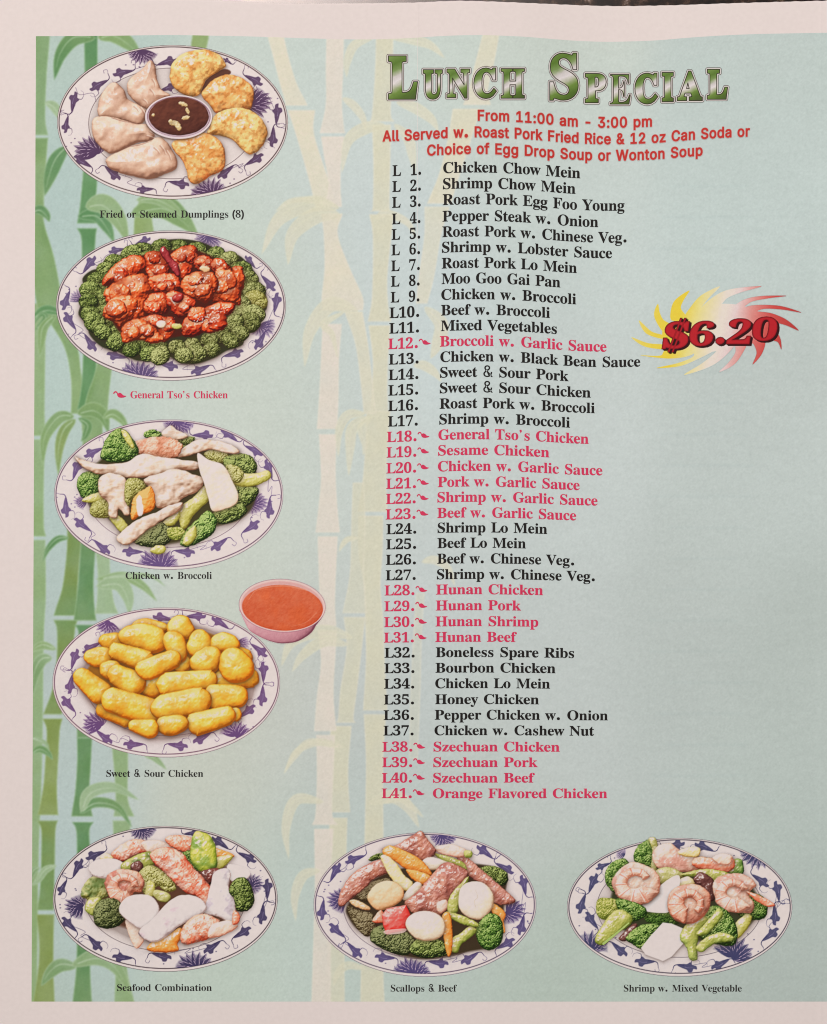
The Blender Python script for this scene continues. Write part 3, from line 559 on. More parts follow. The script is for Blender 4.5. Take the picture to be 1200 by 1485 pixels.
def wash(cv, loops, ca, cb, pid, edge=None, alpha=1.0, ew=1.3, seed=5, sc=46, ea=0.45):
    """a flat watercolour area, blotched between two inks, with a pale outline"""
    S, d = cv.shape(loops, 4)
    X, Y = cv.X[S], cv.Y[S]
    m = np.clip(fbm(X, Y, sc, 4, seed) * 1.9 - 0.45, 0, 1)[..., None]
    y0, y1 = Y.min(), Y.max()
    m = np.clip(0.6 * m + 0.4 * ((Y - y0) / (y1 - y0 + 1e-6))[..., None], 0, 1)
    col = C8(*ca) * (1 - m) + C8(*cb) * m
    thin = 0.86 + 0.14 * np.clip(fbm(X, Y, 30, 3, seed + 7) * 2 - 0.4, 0, 1)
    cv.put(S, alpha * thin * np.clip(0.5 - d / 1.5, 0, 1), col, pid)
    if edge is not None:
        cv.put(S, ea * np.clip(1 - np.abs(d + ew * 0.4) / ew, 0, 1), C8(*edge), 0)


def stalk(cv, rows, ca, cb, edge, pid, seed=5, alpha=1.0):
    rows = [(y, l, r) for y, l, r in rows]
    left = smooth_line([(l, y) for y, l, r in rows], 6)
    right = smooth_line([(r, y) for y, l, r in rows], 6)
    wash(cv, [np.vstack([left, right[::-1]])], ca, cb, pid, edge, alpha, seed=seed)


def leaf(cv, pts, w, ca, cb, edge, pid, seed=5, alpha=1.0, vein=True, sharp=0.75):
    L = smooth_line(pts, 8)
    T = np.gradient(L, axis=0)
    T /= np.linalg.norm(T, axis=1)[:, None] + 1e-9
    N = np.stack([-T[:, 1], T[:, 0]], 1)
    t = np.linspace(0, 1, len(L))
    hw = (w * 0.5 * np.sin(np.pi * np.clip(t, 0, 1) ** sharp) ** 0.8)[:, None]
    wash(cv, [np.vstack([L + N * hw, (L - N * hw)[::-1]])], ca, cb, pid, edge, alpha, ew=1.3, seed=seed)
    if vein:
        cv.stroke(L[2:-2:3] + N[2:-2:3] * hw[2:-2:3] * 0.15, 1.5, 0.7, edge, 0.85 * alpha)


def paint_ground():
    cv = Print(44, 40, 1262, 1458, 1.25)
    cv.bounded = True
    g = cv.new('printed_ground', 'pale mint printed area with a white border')
    X, Y = cv.X, cv.Y
    num, den = np.zeros(cv.rgb.shape), np.zeros(X.shape)
    for x, y, r, gg, b in GROUND:
        w = np.exp(-(((X - x) / 95) ** 2 + ((Y - y) / 150) ** 2)) + 1e-5 / (1 + ((X - x) ** 2 + (Y - y) ** 2) / 1e4)
        num += w[..., None] * C8(r - 3, gg + 1, b + 2)
        den += w
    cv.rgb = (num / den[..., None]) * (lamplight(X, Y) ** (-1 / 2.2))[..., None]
    cv.rgb += ((fbm(X, Y, 120, 3, 11) - 0.5) * 0.02)[..., None] + ((fbm(X * 0.25, Y, 9, 2, 71) - 0.5) * 0.012)[..., None]
    inside = (np.maximum(Y, np.roll(Y, -1, 0)) > sag(X)) & (X > 52.5 - 6.5 * (Y - 53) / 1400.0 - 1.3) & (Y < 1452.4)
    cv.own[:] = np.where(inside, g, 0)
    cv.any[:] = False
    G1, G2, GE = (120, 153, 97), (146, 172, 114), (190, 210, 174)       # mid green
    D1, D2 = (90, 137, 87), (112, 154, 101)                              # deep green
    L1, L2, LE = (154, 179, 135), (172, 192, 152), (198, 212, 182)      # washed green
    Y1, Y2 = (132, 150, 80), (148, 164, 96)                              # yellow green
    C1, C2, CE = (231, 221, 194), (226, 218, 196), (240, 230, 208)      # cream
    K1, K2 = (221, 215, 187), (217, 213, 190)                            # straw
    P1, P2 = (233, 220, 204), (226, 216, 200)                            # pinkish cream
    sid = lambda l=None: cv.new('bamboo_stalk', l)
    lid = lambda l=None: cv.new('bamboo_leaf', l)
    # faint stalks under the lettering
    k = sid('straw yellow bamboo stalk printed behind the heading')
    stalk(cv, [(50, 546, 571), (110, 544, 569), (165, 540, 567), (176, 537, 572)], K1, K2, CE, k, 21)
    stalk(cv, [(181, 540, 567), (240, 542, 566), (300, 541, 565), (306, 537, 569)], K1, K2, CE, k, 22)
    stalk(cv, [(311, 536, 571), (340, 541, 568), (400, 541, 562), (440, 539, 563), (466, 534, 567)], K1, K2, CE, k, 23)
    stalk(cv, [(472, 535, 566), (520, 541, 563), (560, 540, 562), (598, 537, 563)], K1, K2, CE, k, 24)
    stalk(cv, [(596, 532, 566), (650, 530, 562), (700, 526, 560), (742, 519, 562)], K1, K2, CE, k, 25)
    stalk(cv, [(748, 520, 556), (800, 520, 555), (850, 528, 552), (900, 530, 556), (960, 531, 558), (1030, 527, 562)], K1, K2, CE, k, 26)
    stalk(cv, [(1036, 528, 560), (1100, 531, 556), (1180, 530, 556), (1300, 527, 557), (1400, 524, 556), (1456, 523, 558)], K1, K2, CE, k, 27)
    k = sid('straw yellow bamboo stalk rising beside the numbers')
    stalk(cv, [(700, 512, 528), (760, 510, 530), (830, 508, 528), (880, 499, 531), (889, 497, 533)], K1, K2, CE, k, 28, 0.8)
    stalk(cv, [(895, 499, 530), (940, 503, 525), (1000, 494, 518), (1040, 491, 513), (1048, 488, 516)], K1, K2, CE, k, 29, 0.9)
    stalk(cv, [(1053, 480, 510), (1120, 477, 505), (1178, 476, 508)], K1, K2, CE, k, 30)
    stalk(cv, [(1186, 478, 504), (1260, 478, 502), (1350, 476, 500), (1456, 472, 500)], K1, K2, CE, k, 31)
    k = sid('straw yellow bamboo stalk crossing the heading')
    stalk(cv, [(40, 703, 726), (90, 690, 717), (130, 680, 708), (152, 672, 712)], K1, C2, CE, k, 32)
    stalk(cv, [(158, 657, 697), (200, 650, 684), (250, 638, 668), (295, 620, 654)], K1, C2, CE, k, 33)
    stalk(cv, [(300, 616, 652), (340, 616, 640), (400, 608, 630), (440, 604, 620)], K1, C2, CE, k, 34, 0.8)
    k = sid('pale cream bamboo stalk leaning across the page')
    stalk(cv, [(44, 386, 410), (80, 396, 418), (120, 406, 430), (148, 414, 444), (153, 411, 446)], C1, C2, CE, k, 35)
    stalk(cv, [(160, 418, 457), (190, 428, 455), (230, 440, 466), (270, 451, 480), (300, 458, 488)], C1, C2, CE, k, 36)
    k = sid('pinkish cream bamboo stalk standing between the dishes and the list')
    stalk(cv, [(44, 474, 499), (100, 473, 498), (150, 473, 496), (185, 466, 499), (193, 464, 501)], P1, P2, CE, k, 37)
    stalk(cv, [(198, 466, 499), (230, 471, 495), (270, 477, 494), (300, 470, 496)], P1, P2, CE, k, 38)
    stalk(cv, [(310, 466, 497), (340, 470, 490), (390, 471, 508), (430, 467, 526), (450, 468, 527)], C1, P2, CE, k, 39)
    stalk(cv, [(452, 500, 526), (500, 516, 534), (560, 524, 541), (600, 528, 546)], C1, K2, CE, k, 40, 0.9)
    stalk(cv, [(470, 468, 496), (520, 466, 492), (580, 463, 491), (622, 460, 489)], P1, P2, CE, k, 41)
    stalk(cv, [(630, 463, 488), (690, 466, 487), (730, 463, 489), (772, 458, 493)], P1, P2, CE, k, 42)
    stalk(cv, [(778, 461, 490), (840, 463, 487), (880, 464, 486), (908, 459, 488)], P1, P2, CE, k, 43)
    stalk(cv, [(914, 461, 489), (960, 466, 486), (1010, 460, 484), (1060, 456, 488)], P1, P2, CE, k, 44)
    stalk(cv, [(1066, 459, 486), (1120, 460, 484), (1180, 458, 482), (1196, 453, 490)], P1, P2, CE, k, 45)
    stalk(cv, [(1202, 456, 484), (1280, 457, 480), (1360, 455, 480), (1456, 452, 480)], P1, P2, CE, k, 46)
    stalk(cv, [(860, 604, 616), (920, 600, 612), (1000, 596, 610), (1100, 594, 606)], K1, K2, CE, k, 47, 0.45)
    for pts, w in [([(560, 52), (600, 58), (625, 66), (645, 84)], 14), ([(545, 52), (515, 65), (504, 90), (503, 112)], 13),
                   ([(575, 148), (600, 155), (625, 172), (636, 190)], 16), ([(572, 180), (592, 200), (598, 225), (602, 250)], 15),
                   ([(560, 182), (530, 186), (505, 205), (496, 250)], 18), ([(497, 142), (512, 152), (526, 170), (531, 190)], 12),
                   ([(492, 302), (450, 296), (405, 318), (380, 368)], 24), ([(494, 312), (460, 312), (425, 340), (418, 384)], 24),
                   ([(492, 300), (450, 290), (420, 292), (400, 306)], 8), ([(520, 452), (480, 442), (450, 480), (442, 532)], 22),
                   ([(500, 452), (470, 470), (482, 485), (490, 520)], 10), ([(616, 445), (640, 470), (634, 500), (625, 520)], 20),
                   ([(600, 530), (615, 530), (630, 540), (640, 553)], 14), ([(530, 600), (505, 602), (492, 625), (491, 662)], 14),
                   ([(535, 604), (512, 620), (508, 650), (506, 690)], 16), ([(540, 604), (525, 620), (530, 645), (527, 660)], 12),
                   ([(545, 318), (560, 310), (590, 322), (604, 345)], 12), ([(512, 925), (470, 915), (425, 930), (408, 966)], 18),
                   ([(505, 935), (470, 930), (440, 950), (424, 974)], 16), ([(490, 1084), (450, 1076), (425, 1100), (412, 1122)], 10),
                   ([(500, 1084), (465, 1076), (430, 1090), (415, 1115)], 10), ([(470, 1163), (430, 1160), (415, 1200), (419, 1245)], 16),
                   ([(465, 1262), (440, 1270), (428, 1300), (429, 1335)], 15), ([(535, 1165), (570, 1155), (592, 1170), (608, 1200)], 20),
                   ([(555, 1165), (580, 1158), (600, 1172), (614, 1185)], 10), ([(530, 1405), (505, 1400), (490, 1412), (484, 1430)], 12),
                   ([(612, 815), (630, 812), (650, 824), (660, 850)], 12), ([(520, 780), (505, 782), (497, 790), (492, 800)], 8)]:
        leaf(cv, pts, w, K1, C2, (230, 226, 196), lid(), 50, 0.8)
    # the green grove on the far edge
    k = sid('washed green bamboo stalk at the border')
    stalk(cv, [(40, 47, 73), (62, 50, 72), (110, 51, 68), (170, 51, 66), (196, 49, 70)], G1, L1, GE, k, 60)
    stalk(cv, [(200, 49, 70), (240, 50, 67), (290, 51, 64), (302, 49, 66)], G1, G2, GE, k, 61)
    k = sid('washed green bamboo stalk at the border')
    stalk(cv, [(440, 47, 66), (520, 49, 66), (600, 48, 65), (632, 46, 67)], L1, G2, GE, k, 62)
    stalk(cv, [(637, 46, 66), (700, 47, 64), (760, 46, 64), (778, 45, 67)], L1, G2, GE, k, 63)
    stalk(cv, [(783, 45, 66), (860, 45, 67), (920, 45, 64), (1000, 45, 63), (1080, 45, 62), (1150, 45, 60), (1260, 45, 56), (1456, 45, 54)], L1, G2, GE, k, 64)
    k = sid('mid green bamboo stalk slanting away from the border')
    stalk(cv, [(306, 48, 62), (330, 49, 66), (370, 47, 78), (420, 50, 88), (452, 56, 92)], G1, G2, GE, k, 65)
    stalk(cv, [(452, 62, 92), (500, 92, 112), (540, 102, 118), (570, 104, 124), (600, 103, 126)], G1, G2, GE, k, 66)
    k = sid('deep green bamboo stalk passing behind the dumplings')
    stalk(cv, [(40, 122, 142), (100, 123, 142), (160, 124, 143), (200, 122, 144)], D1, D2, GE, k, 67)
    stalk(cv, [(210, 124, 141), (270, 119, 141), (300, 116, 137), (324, 112, 140)], D1, D2, GE, k, 68)
    stalk(cv, [(331, 112, 141), (345, 118, 139), (380, 119, 138), (450, 120, 139)], D1, D2, GE, k, 69)
    stalk(cv, [(510, 121, 141), (550, 119, 139), (575, 116, 133), (594, 112, 124)], D1, D2, GE, k, 70)
    k = sid('light green bamboo stalk beside the deep green one')
    stalk(cv, [(500, 146, 168), (540, 138, 162), (575, 126, 158), (606, 120, 156)], G2, G1, GE, k, 71)
    stalk(cv, [(40, 281, 305), (60, 278, 302), (76, 276, 298)], G2, Y2, GE, sid('short light green bamboo stalk above the dumplings'), 72)
    stalk(cv, [(283, 206, 222), (310, 196, 220), (350, 194, 226)], G2, Y2, GE, sid('short light green bamboo stalk under the dumplings'), 73)
    stalk(cv, [(600, 118, 150), (640, 120, 148), (680, 119, 140)], G1, G2, GE, k, 74)
    k = sid('yellow green bamboo stalk with thick joints at the border')
    stalk(cv, [(760, 98, 122), (800, 97, 117), (850, 91, 113), (880, 82, 112), (893, 78, 113)], Y1, G1, GE, k, 75)
    stalk(cv, [(899, 78, 113), (915, 83, 109), (960, 82, 106), (1000, 76, 100), (1036, 63, 90)], G1, Y1, GE, k, 76)
    stalk(cv, [(1042, 62, 91), (1060, 68, 87), (1100, 66, 85), (1140, 63, 83), (1172, 57, 84), (1182, 54, 85)], Y1, Y2, GE, k, 77)
    stalk(cv, [(1190, 54, 84), (1204, 60, 81), (1245, 60, 80), (1290, 58, 79), (1320, 54, 78)], Y1, G1, GE, k, 78)
    stalk(cv, [(1326, 53, 79), (1370, 57, 78), (1410, 55, 78), (1458, 47, 80)], Y1, Y2, GE, k, 79)
    k = sid('deep green bamboo stalk with thick joints')
    stalk(cv, [(770, 118, 142), (810, 116, 138), (850, 113, 136), (885, 109, 138), (900, 107, 140)], D1, G1, GE, k, 80)
    stalk(cv, [(906, 108, 140), (918, 114, 136), (960, 116, 138), (1010, 112, 136), (1070, 112, 134)], D1, G1, GE, k, 81)
    stalk(cv, [(1070, 112, 134), (1110, 112, 132), (1150, 109, 130), (1175, 105, 133), (1184, 104, 135)], D1, G1, GE, k, 82)
    stalk(cv, [(1192, 105, 136), (1206, 111, 130), (1250, 112, 132), (1330, 112, 132), (1400, 111, 131), (1458, 105, 134)], D1, G1, GE, k, 83)
    k = sid('washed green bamboo stalk half hidden by the dishes')
    stalk(cv, [(790, 138, 160), (830, 142, 160), (870, 141, 165), (890, 138, 172)], L1, L2, LE, k, 84)
    k = sid('washed green bamboo stalk half hidden by the dishes')
    stalk(cv, [(1078, 162, 186), (1120, 166, 186), (1160, 168, 186), (1184, 165, 195)], L1, G2, LE, k, 85)
    stalk(cv, [(1190, 164, 190), (1260, 166, 186), (1340, 166, 187), (1400, 168, 184), (1456, 166, 196)], L1, G2, LE, k, 86)
    for pts, w, a, b, e in [
            ([(139, 55), (108, 56), (88, 80), (79, 116)], 22, G1, D1, GE), ([(142, 55), (165, 50), (188, 64), (206, 84)], 24, G2, G1, GE),
            ([(98, 212), (82, 232), (72, 258), (65, 284)], 22, D1, G1, GE), ([(66, 148), (78, 154), (86, 166), (92, 180)], 14, L1, L2, LE),
            ([(46, 308), (58, 304), (68, 312), (72, 322)], 14, D1, G1, GE),
            ([(113, 314), (140, 312), (156, 330), (166, 352)], 20, D1, D2, GE), ([(124, 300), (150, 296), (172, 318), (186, 352)], 30, L1, G2, LE),
            ([(190, 310), (235, 300), (262, 316), (288, 342)], 34, G1, G2, GE), ([(198, 290), (225, 288), (250, 300), (270, 318)], 16, G2, L1, LE),
            ([(46, 464), (64, 450), (82, 452), (98, 462)], 14, D1, D2, GE), ([(50, 480), (66, 462), (60, 456), (48, 472)], 9, D1, G1, GE),
            ([(82, 456), (64, 474), (60, 496), (58, 518)], 14, G1, G2, GE),
            ([(108, 604), (86, 606), (66, 634), (62, 676)], 18, G1, G2, GE), ([(110, 608), (94, 624), (86, 652), (85, 690)], 16, G1, Y2, GE),
            ([(112, 600), (135, 594), (150, 604), (158, 628)], 22, G2, G1, GE), ([(150, 606), (164, 600), (178, 610), (186, 626)], 14, G1, G2, GE),
            ([(114, 606), (128, 616), (124, 632), (118, 640)], 12, D1, G1, GE),
            ([(100, 780), (84, 782), (70, 796), (63, 814)], 10, D1, G1, GE),
            ([(140, 840), (180, 836), (208, 850), (228, 872)], 14, L1, G2, LE), ([(140, 850), (172, 846), (186, 866), (188, 892)], 22, L1, L2, LE),
            ([(150, 838), (190, 834), (220, 836), (240, 850)], 7, L2, L1, LE),
            ([(76, 954), (60, 958), (50, 980), (48, 1010)], 18, L1, G1, LE), ([(82, 942), (64, 936), (52, 940), (44, 946)], 12, G2, L1, LE),
            ([(46, 1092), (58, 1086), (70, 1092), (77, 1102)], 11, G1, D2, GE), ([(46, 1070), (60, 1074), (68, 1080), (72, 1090)], 6, L1, G1, LE),
            ([(210, 1096), (222, 1098), (232, 1106), (242, 1116)], 9, G2, L1, LE),
            ([(116, 1180), (138, 1164), (170, 1170), (192, 1200)], 15, G1, D2, LE), ([(118, 1178), (130, 1150), (165, 1142), (202, 1160)], 18, L1, L2, LE),
            ([(112, 1402), (88, 1400), (72, 1412), (60, 1430)], 20, L1, G1, LE), ([(104, 1400), (140, 1388), (168, 1402), (192, 1444)], 24, L1, G2, LE),
            ([(58, 1258), (50, 1262), (46, 1270), (44, 1280)], 9, L1, G1, LE), ([(82, 1255), (66, 1262), (56, 1276), (46, 1284)], 11, L2, L1, LE)]:
        leaf(cv, pts, w, a, b, e, lid(), 90)
    # faint show-through of the other side's lettering
    r = np.random.RandomState(4)
    for y in range(270, 1150, 45):
        x = r.uniform(940, 980)
        while x < r.uniform(1060, 1110):
            w = r.uniform(4, 9)
            cv.stroke([(x, y), (x + w, y + r.uniform(-1, 1))], 5, 4, (150, 172, 170), 0.05, smooth=False)
            x += w + 3.5
    cv.own[~inside] = 0
    cv.any[:] = False
    cv.soften(1)
    cv.crisp(0.3)
    cv.blur_grain(0.008, 3)
    return cv
# ---------------------------------------------------------------- the printed dish photographs (each drawn in its own 1200 x 823 frame)
Z = 3.4286


class Dish(Print):
    grow = 1.0

    def __init__(self, ox, oy, name, label, ground, rim, well, c=0.75, ink=(88, 60, 92), line=(104, 80, 80)):
        self.ox, self.oy = ox, oy
        cx, cy, a, b = rim
        x0, y0 = self.p(cx - a - 30, cy - b - 40)
        x1, y1 = self.p(cx + a + 30, cy + b + 30)
        super().__init__(x0, y0, x1, y1, c)
        self.start_from(ground)
        self.rim, self.well, self.ink, self.line = rim, well, ink, line
        self.main = self.new(name, label)
        self.plate()

    def p(self, x, y):
        return self.ox + x / Z, self.oy + y / Z

    def P(self, pts):
        return [self.p(x, y) for x, y in pts]

    def ell(self, e):
        cx, cy = self.p(e[0], e[1])
        a, b = e[2] / Z, e[3] / Z
        u, v = (self.X - cx) / a, (self.Y - cy) / b
        r = np.sqrt(u * u + v * v) + 1e-6
        return (r - 1) * r / np.sqrt((u / a) ** 2 + (v / b) ** 2 + 1e-12), u, v

    def plate(self):
        S = (slice(0, self.X.shape[0]), slice(0, self.X.shape[1]))
        d, u, v = self.ell(self.rim)
        n = fbm(self.X, self.Y, 40, 3, 17) - 0.5
        col = C8(240, 225, 219) + (0.018 * u - 0.02 * v + 0.035 * n)[..., None] * C8(255, 250, 240)
        self.put(S, np.clip(0.5 - d / self.c, 0, 1), C8(240, 222, 214) + 0 * col, self.main)
        d2 = d + 2.2 + 2.2 * np.clip(v, 0, 1) ** 2
        self.put(S, np.clip(0.5 - d2 / self.c, 0, 1), col)
        self.put(S, np.clip(1.35 - np.abs(d2) / 0.95, 0, 1), C8(*self.line))
        self.put(S, 0.75 * np.clip(1.0 - np.abs(d - 0.2) / 0.9, 0, 1), C8(*self.line))
        w, u, v = self.ell(self.well)
        shade = C8(233, 217, 209) - 0.035 * np.clip(-v - u * 0.6, 0, 1)[..., None] + 0.02 * n[..., None]
        self.put(S, np.clip(0.5 - w / 3.0, 0, 1), shade)
        self.put(S, 0.75 * np.clip(1.0 - np.abs(w) / 0.9, 0, 1), C8(*self.line))
        self.clip = np.clip(0.5 - d2 / self.c, 0, 1)

    def sprig(self, x, y, ang=None, flip=1, s=58):
        cx, cy, a, b = self.rim
        if ang is None:
            ang = math.degrees(math.atan2((x - cx) / a ** 2 * 1.0, -(y - cy) / b ** 2 * 1.0)) + (0 if flip > 0 else 180)
        c, q = math.cos(math.radians(ang)), math.sin(math.radians(ang))
        T = lambda pts: self.P([(x + s * (px * c - py * q * flip), y + s * (px * q + py * c * flip)) for px, py in pts])
        body = [(-0.75, 0.12), (-0.35, -0.12), (0.05, -0.3), (0.2, -0.52), (0.5, -0.5), (0.62, -0.25), (0.92, -0.3), (0.88, -0.02), (0.55, 0.1), (0.4, 0.34), (0.1, 0.2), (-0.2, 0.22), (-0.5, 0.2)]
        self.fill([smooth_loop(T(body), 3)], C8(*self.ink), alpha=0.9, soft=1.3)
        self.stroke(T([(-1.15, -0.25), (-1.0, 0.1), (-0.6, 0.18), (-0.2, 0.1)]), 0.9, 2.0, self.ink, 0.9)
        self.stroke(T([(0.45, 0.2), (0.55, 0.5), (0.9, 0.55)]), 1.4, 0.6, self.ink, 0.7)
        self.stroke(T([(-1.15, -0.25), (-1.3, -0.55), (-1.05, -0.7), (-0.92, -0.5)]), 0.7, 0.9, self.ink, 0.6)
        self.stroke(T([(0.9, 0.55), (1.15, 0.4), (1.2, 0.15)]), 0.7, 0.6, self.ink, 0.5)
        self.stroke(T([(-0.1, -0.05), (0.3, -0.15), (0.6, -0.1)]), 0.8, 0.4, (176, 160, 196), 0.5)

    def vine(self, *pts):
        self.stroke(self.P(pts), 0.8, 0.8, self.ink, 0.6)

    def flower(self, x, y, ang, s=95, spread=84, soft=0.88, n=11):
        """a lotus cut by the rim: petals fan out from (x, y) towards ang"""
        r = np.random.RandomState(int(x + y))
        fan = [(x, y)] + [(x + s * 0.8 * math.cos(math.radians(ang + spread * k / 6.0)), y + s * 0.64 * math.sin(math.radians(ang + spread * k / 6.0))) for k in range(-6, 7)]
        self.fill([self.P(fan)], C8(*self.ink), alpha=0.45 * soft, soft=3)
        for ring, (k0, L) in enumerate(((n, 1.0), (n - 2, 0.74), (n - 4, 0.48))):
            for k in range(k0):
                t = math.radians(ang + spread * (2 * (k + 0.5) / k0 - 1))
                e = 1 - 0.25 * abs(2 * (k + 0.5) / k0 - 1) + r.uniform(-0.08, 0.08)
                l, w = s * L * e, s * 0.105
                dx, dy = math.cos(t), math.sin(t) * 0.8
                q = [(x, y), (x + dx * l * 0.5 - dy * w, y + dy * l * 0.5 + dx * w), (x + dx * l, y + dy * l), (x + dx * l * 0.5 + dy * w, y + dy * l * 0.5 - dx * w)]
                self.fill([smooth_loop(self.P(q), 4)], C8(*self.ink), alpha=soft, soft=1.4)
                self.stroke(self.P([(x + dx * l * 0.3 - dy * w * .9, y + dy * l * 0.3 + dx * w * .9), (x + dx * l * 0.65 - dy * w * .6, y + dy * l * 0.65 + dx * w * .6), (x + dx * l * 0.97, y + dy * l * 0.97)]),
                            0.5, 0.9, (220, 190, 206), 0.8)
        for k in range(5):
            t = math.radians(ang + spread * r.uniform(-0.8, 0.8))
            l = s * r.uniform(1.05, 1.35)
            X, Y = x + math.cos(t) * l, y + math.sin(t) * l * 0.8
            self.fill([oval(*self.p(X, Y), 1.3, 1.0)], C8(*self.ink), alpha=0.55)

    def rimwork(self, flowers, sprigs):
        for f in flowers:
            self.flower(*f)
        for i, q in enumerate(sprigs):
            self.sprig(q[0], q[1], flip=1 if i % 2 else -1, s=q[2] * 1.2 if len(q) > 2 else 58)
        for i in range(0, len(sprigs) - 1, 3):
            a, b = sprigs[i], sprigs[i + 1]
            mx, my = (a[0] + b[0]) / 2, (a[1] + b[1]) / 2
            self.vine(a[:2], (mx + 14, my - 10), (mx - 6, my + 12), b[:2])

    def bit(self, name, pts, stops, label=None, pid=None, knobs=0, **k):
        pid = pid or self.new(name, label, self.main)
        c = np.mean(np.array(pts), 0)
        pts = [tuple(c + (np.array(q) - c) * self.grow) for q in pts]
        self.food(self.P(pts), stops, pid, **k)
        if knobs:
            r = np.random.RandomState(k.get('seed', 1))
            A = np.array(pts)
            c, w = A.mean(0), (A.max(0) - A.min(0)) / 2
            for n in range(knobs):
                t, q = r.uniform(0, 6.28), r.uniform(0.25, 0.55)
                o = c + w * q * np.array([math.cos(t), math.sin(t)])
                a = r.uniform(0.34, 0.55) * w.min()
                k2 = dict(k, seed=k.get('seed', 1) + n + 1, shadow=0.22, edge=0.1, bias=r.uniform(-0.06, 0.08))
                self.food(self.P(oval(o[0], o[1], a * r.uniform(1, 1.5), a, r.uniform(-40, 40), 10)), stops, pid, **k2)
        return pid

    def curl(self, cx, cy, r, a0, sweep, w0, w1, stops, seed, pid=None, squash=0.88, label=None):
        """a peeled shrimp: a ringed, tapering body curled round on itself"""
        pid = pid or self.new('shrimp', label, self.main)
        n = 16
        mid, out, inn = [], [], []
        for i in range(n + 1):
            t = i / n
            a = math.radians(a0 + sweep * t)
            w = (w0 + (w1 - w0) * t) * (0.75 + 0.25 * math.sin(math.pi * min(1, t * 1.6 + 0.15)))
            rr = r * (1 - 0.16 * t)
            wv = 1 + 0.05 * math.cos(i * math.pi)
            out.append((cx + (rr + w * wv * 0.5) * math.cos(a), cy + (rr + w * wv * 0.5) * math.sin(a) * squash))
            inn.append((cx + max(rr - w * 0.5, 3) * math.cos(a), cy + max(rr - w * 0.5, 3) * math.sin(a) * squash))
            mid.append((a, rr, w))
        self.food(self.P(out + inn[::-1]), stops, pid, flat=0.75, amp=0.9, ns=8, spec=0.6, gloss=12, edge=0.28, shadow=0.5, seed=seed, mott=[((238, 150, 122), 9, 0.45, 3)])
        for i in range(2, n, 2):
            a, rr, w = mid[i]
            p = [(cx + (rr + w * f) * math.cos(a + 0.12 * (0.25 - f * f)), cy + (rr + w * f) * math.sin(a + 0.12 * (0.25 - f * f)) * squash) for f in (-0.4, 0, 0.46)]
            self.stroke(self.P(p), 0.8, 2.4, (222, 122, 92), 0.5)
            a += 0.11
            p = [(cx + (rr + w * f) * math.cos(a), cy + (rr + w * f) * math.sin(a) * squash) for f in (-0.3, 0, 0.4)]
            self.stroke(self.P(p), 0.7, 1.8, (255, 240, 228), 0.5)
        return pid

    def food_begin(self, grow=1.0):
        self.clip = None
        self.grow = grow


BROC = [(0, (22, 30, 8)), (0.35, (56, 68, 26)), (0.65, (100, 112, 54)), (1, (180, 188, 116))]
BROC_D = [(0, (26, 32, 12)), (0.4, (60, 66, 34)), (0.7, (94, 98, 58)), (1, (156, 158, 108))]
BROC_Y = [(0, (96, 86, 34)), (0.4, (150, 144, 76)), (0.7, (186, 178, 108)), (1, (220, 212, 156))]
BROC_G = [(0, (24, 44, 10)), (0.4, (64, 94, 36)), (0.7, (108, 138, 64)), (1, (182, 198, 122))]
STEM = [(0, (130, 118, 44)), (0.45, (182, 172, 84)), (0.75, (210, 200, 118)), (1, (232, 222, 164))]
STEM_G = [(0, (96, 104, 34)), (0.45, (146, 152, 70)), (0.75, (186, 184, 98)), (1, (220, 212, 144))]
DOUGH = [(0, (136, 92, 72)), (0.35, (194, 148, 122)), (0.7, (224, 186, 160)), (1, (245, 218, 196))]
FRIED = [(0, (176, 108, 52)), (0.35, (228, 170, 100)), (0.65, (245, 200, 128)), (1, (254, 226, 164))]
FRIED_O = [(0, (168, 86, 42)), (0.35, (232, 150, 84)), (0.65, (246, 182, 112)), (1, (254, 214, 158))]
GLAZE = [(0, (70, 12, 8)), (0.28, (164, 40, 20)), (0.55, (222, 74, 38)), (0.8, (246, 112, 66)), (1, (255, 190, 150))]
GLAZE_O = [(0, (92, 26, 10)), (0.28, (186, 62, 28)), (0.55, (236, 104, 54)), (0.8, (250, 138, 86)), (1, (255, 196, 152))]
NUGGET = [(0, (178, 88, 18)), (0.3, (228, 140, 38)), (0.55, (247, 176, 60)), (0.8, (252, 196, 80)), (1, (255, 226, 150))]
POULTRY = [(0, (156, 106, 80)), (0.35, (212, 176, 148)), (0.65, (236, 209, 186)), (1, (250, 234, 218))]
WHITE = [(0, (184, 156, 148)), (0.35, (226, 210, 204)), (0.65, (242, 230, 224)), (1, (252, 244, 240))]
CREAM = [(0, (180, 140, 108)), (0.4, (226, 202, 174)), (0.7, (240, 222, 198)), (1, (250, 238, 222))]
SHRIMP = [(0, (170, 92, 68)), (0.4, (222, 152, 124)), (0.7, (236, 182, 154)), (1, (248, 216, 196))]
SHRIMP_P = [(0, (186, 118, 94)), (0.4, (228, 178, 152)), (0.7, (240, 206, 184)), (1, (250, 230, 214))]
SALMON = [(0, (160, 60, 38)), (0.4, (220, 112, 80)), (0.7, (236, 148, 114)), (1, (248, 204, 178))]
CRAB = [(0, (150, 48, 32)), (0.35, (208, 94, 68)), (0.65, (230, 130, 100)), (1, (248, 202, 176))]
BEEF = [(0, (96, 46, 34)), (0.35, (160, 90, 72)), (0.65, (190, 120, 98)), (1, (226, 168, 146))]
CARROT = [(0, (160, 76, 22)), (0.4, (224, 128, 52)), (0.7, (242, 158, 78)), (1, (250, 194, 124))]
PEPPER = [(0, (120, 20, 20)), (0.4, (204, 44, 40)), (0.7, (224, 70, 62)), (1, (246, 150, 138))]
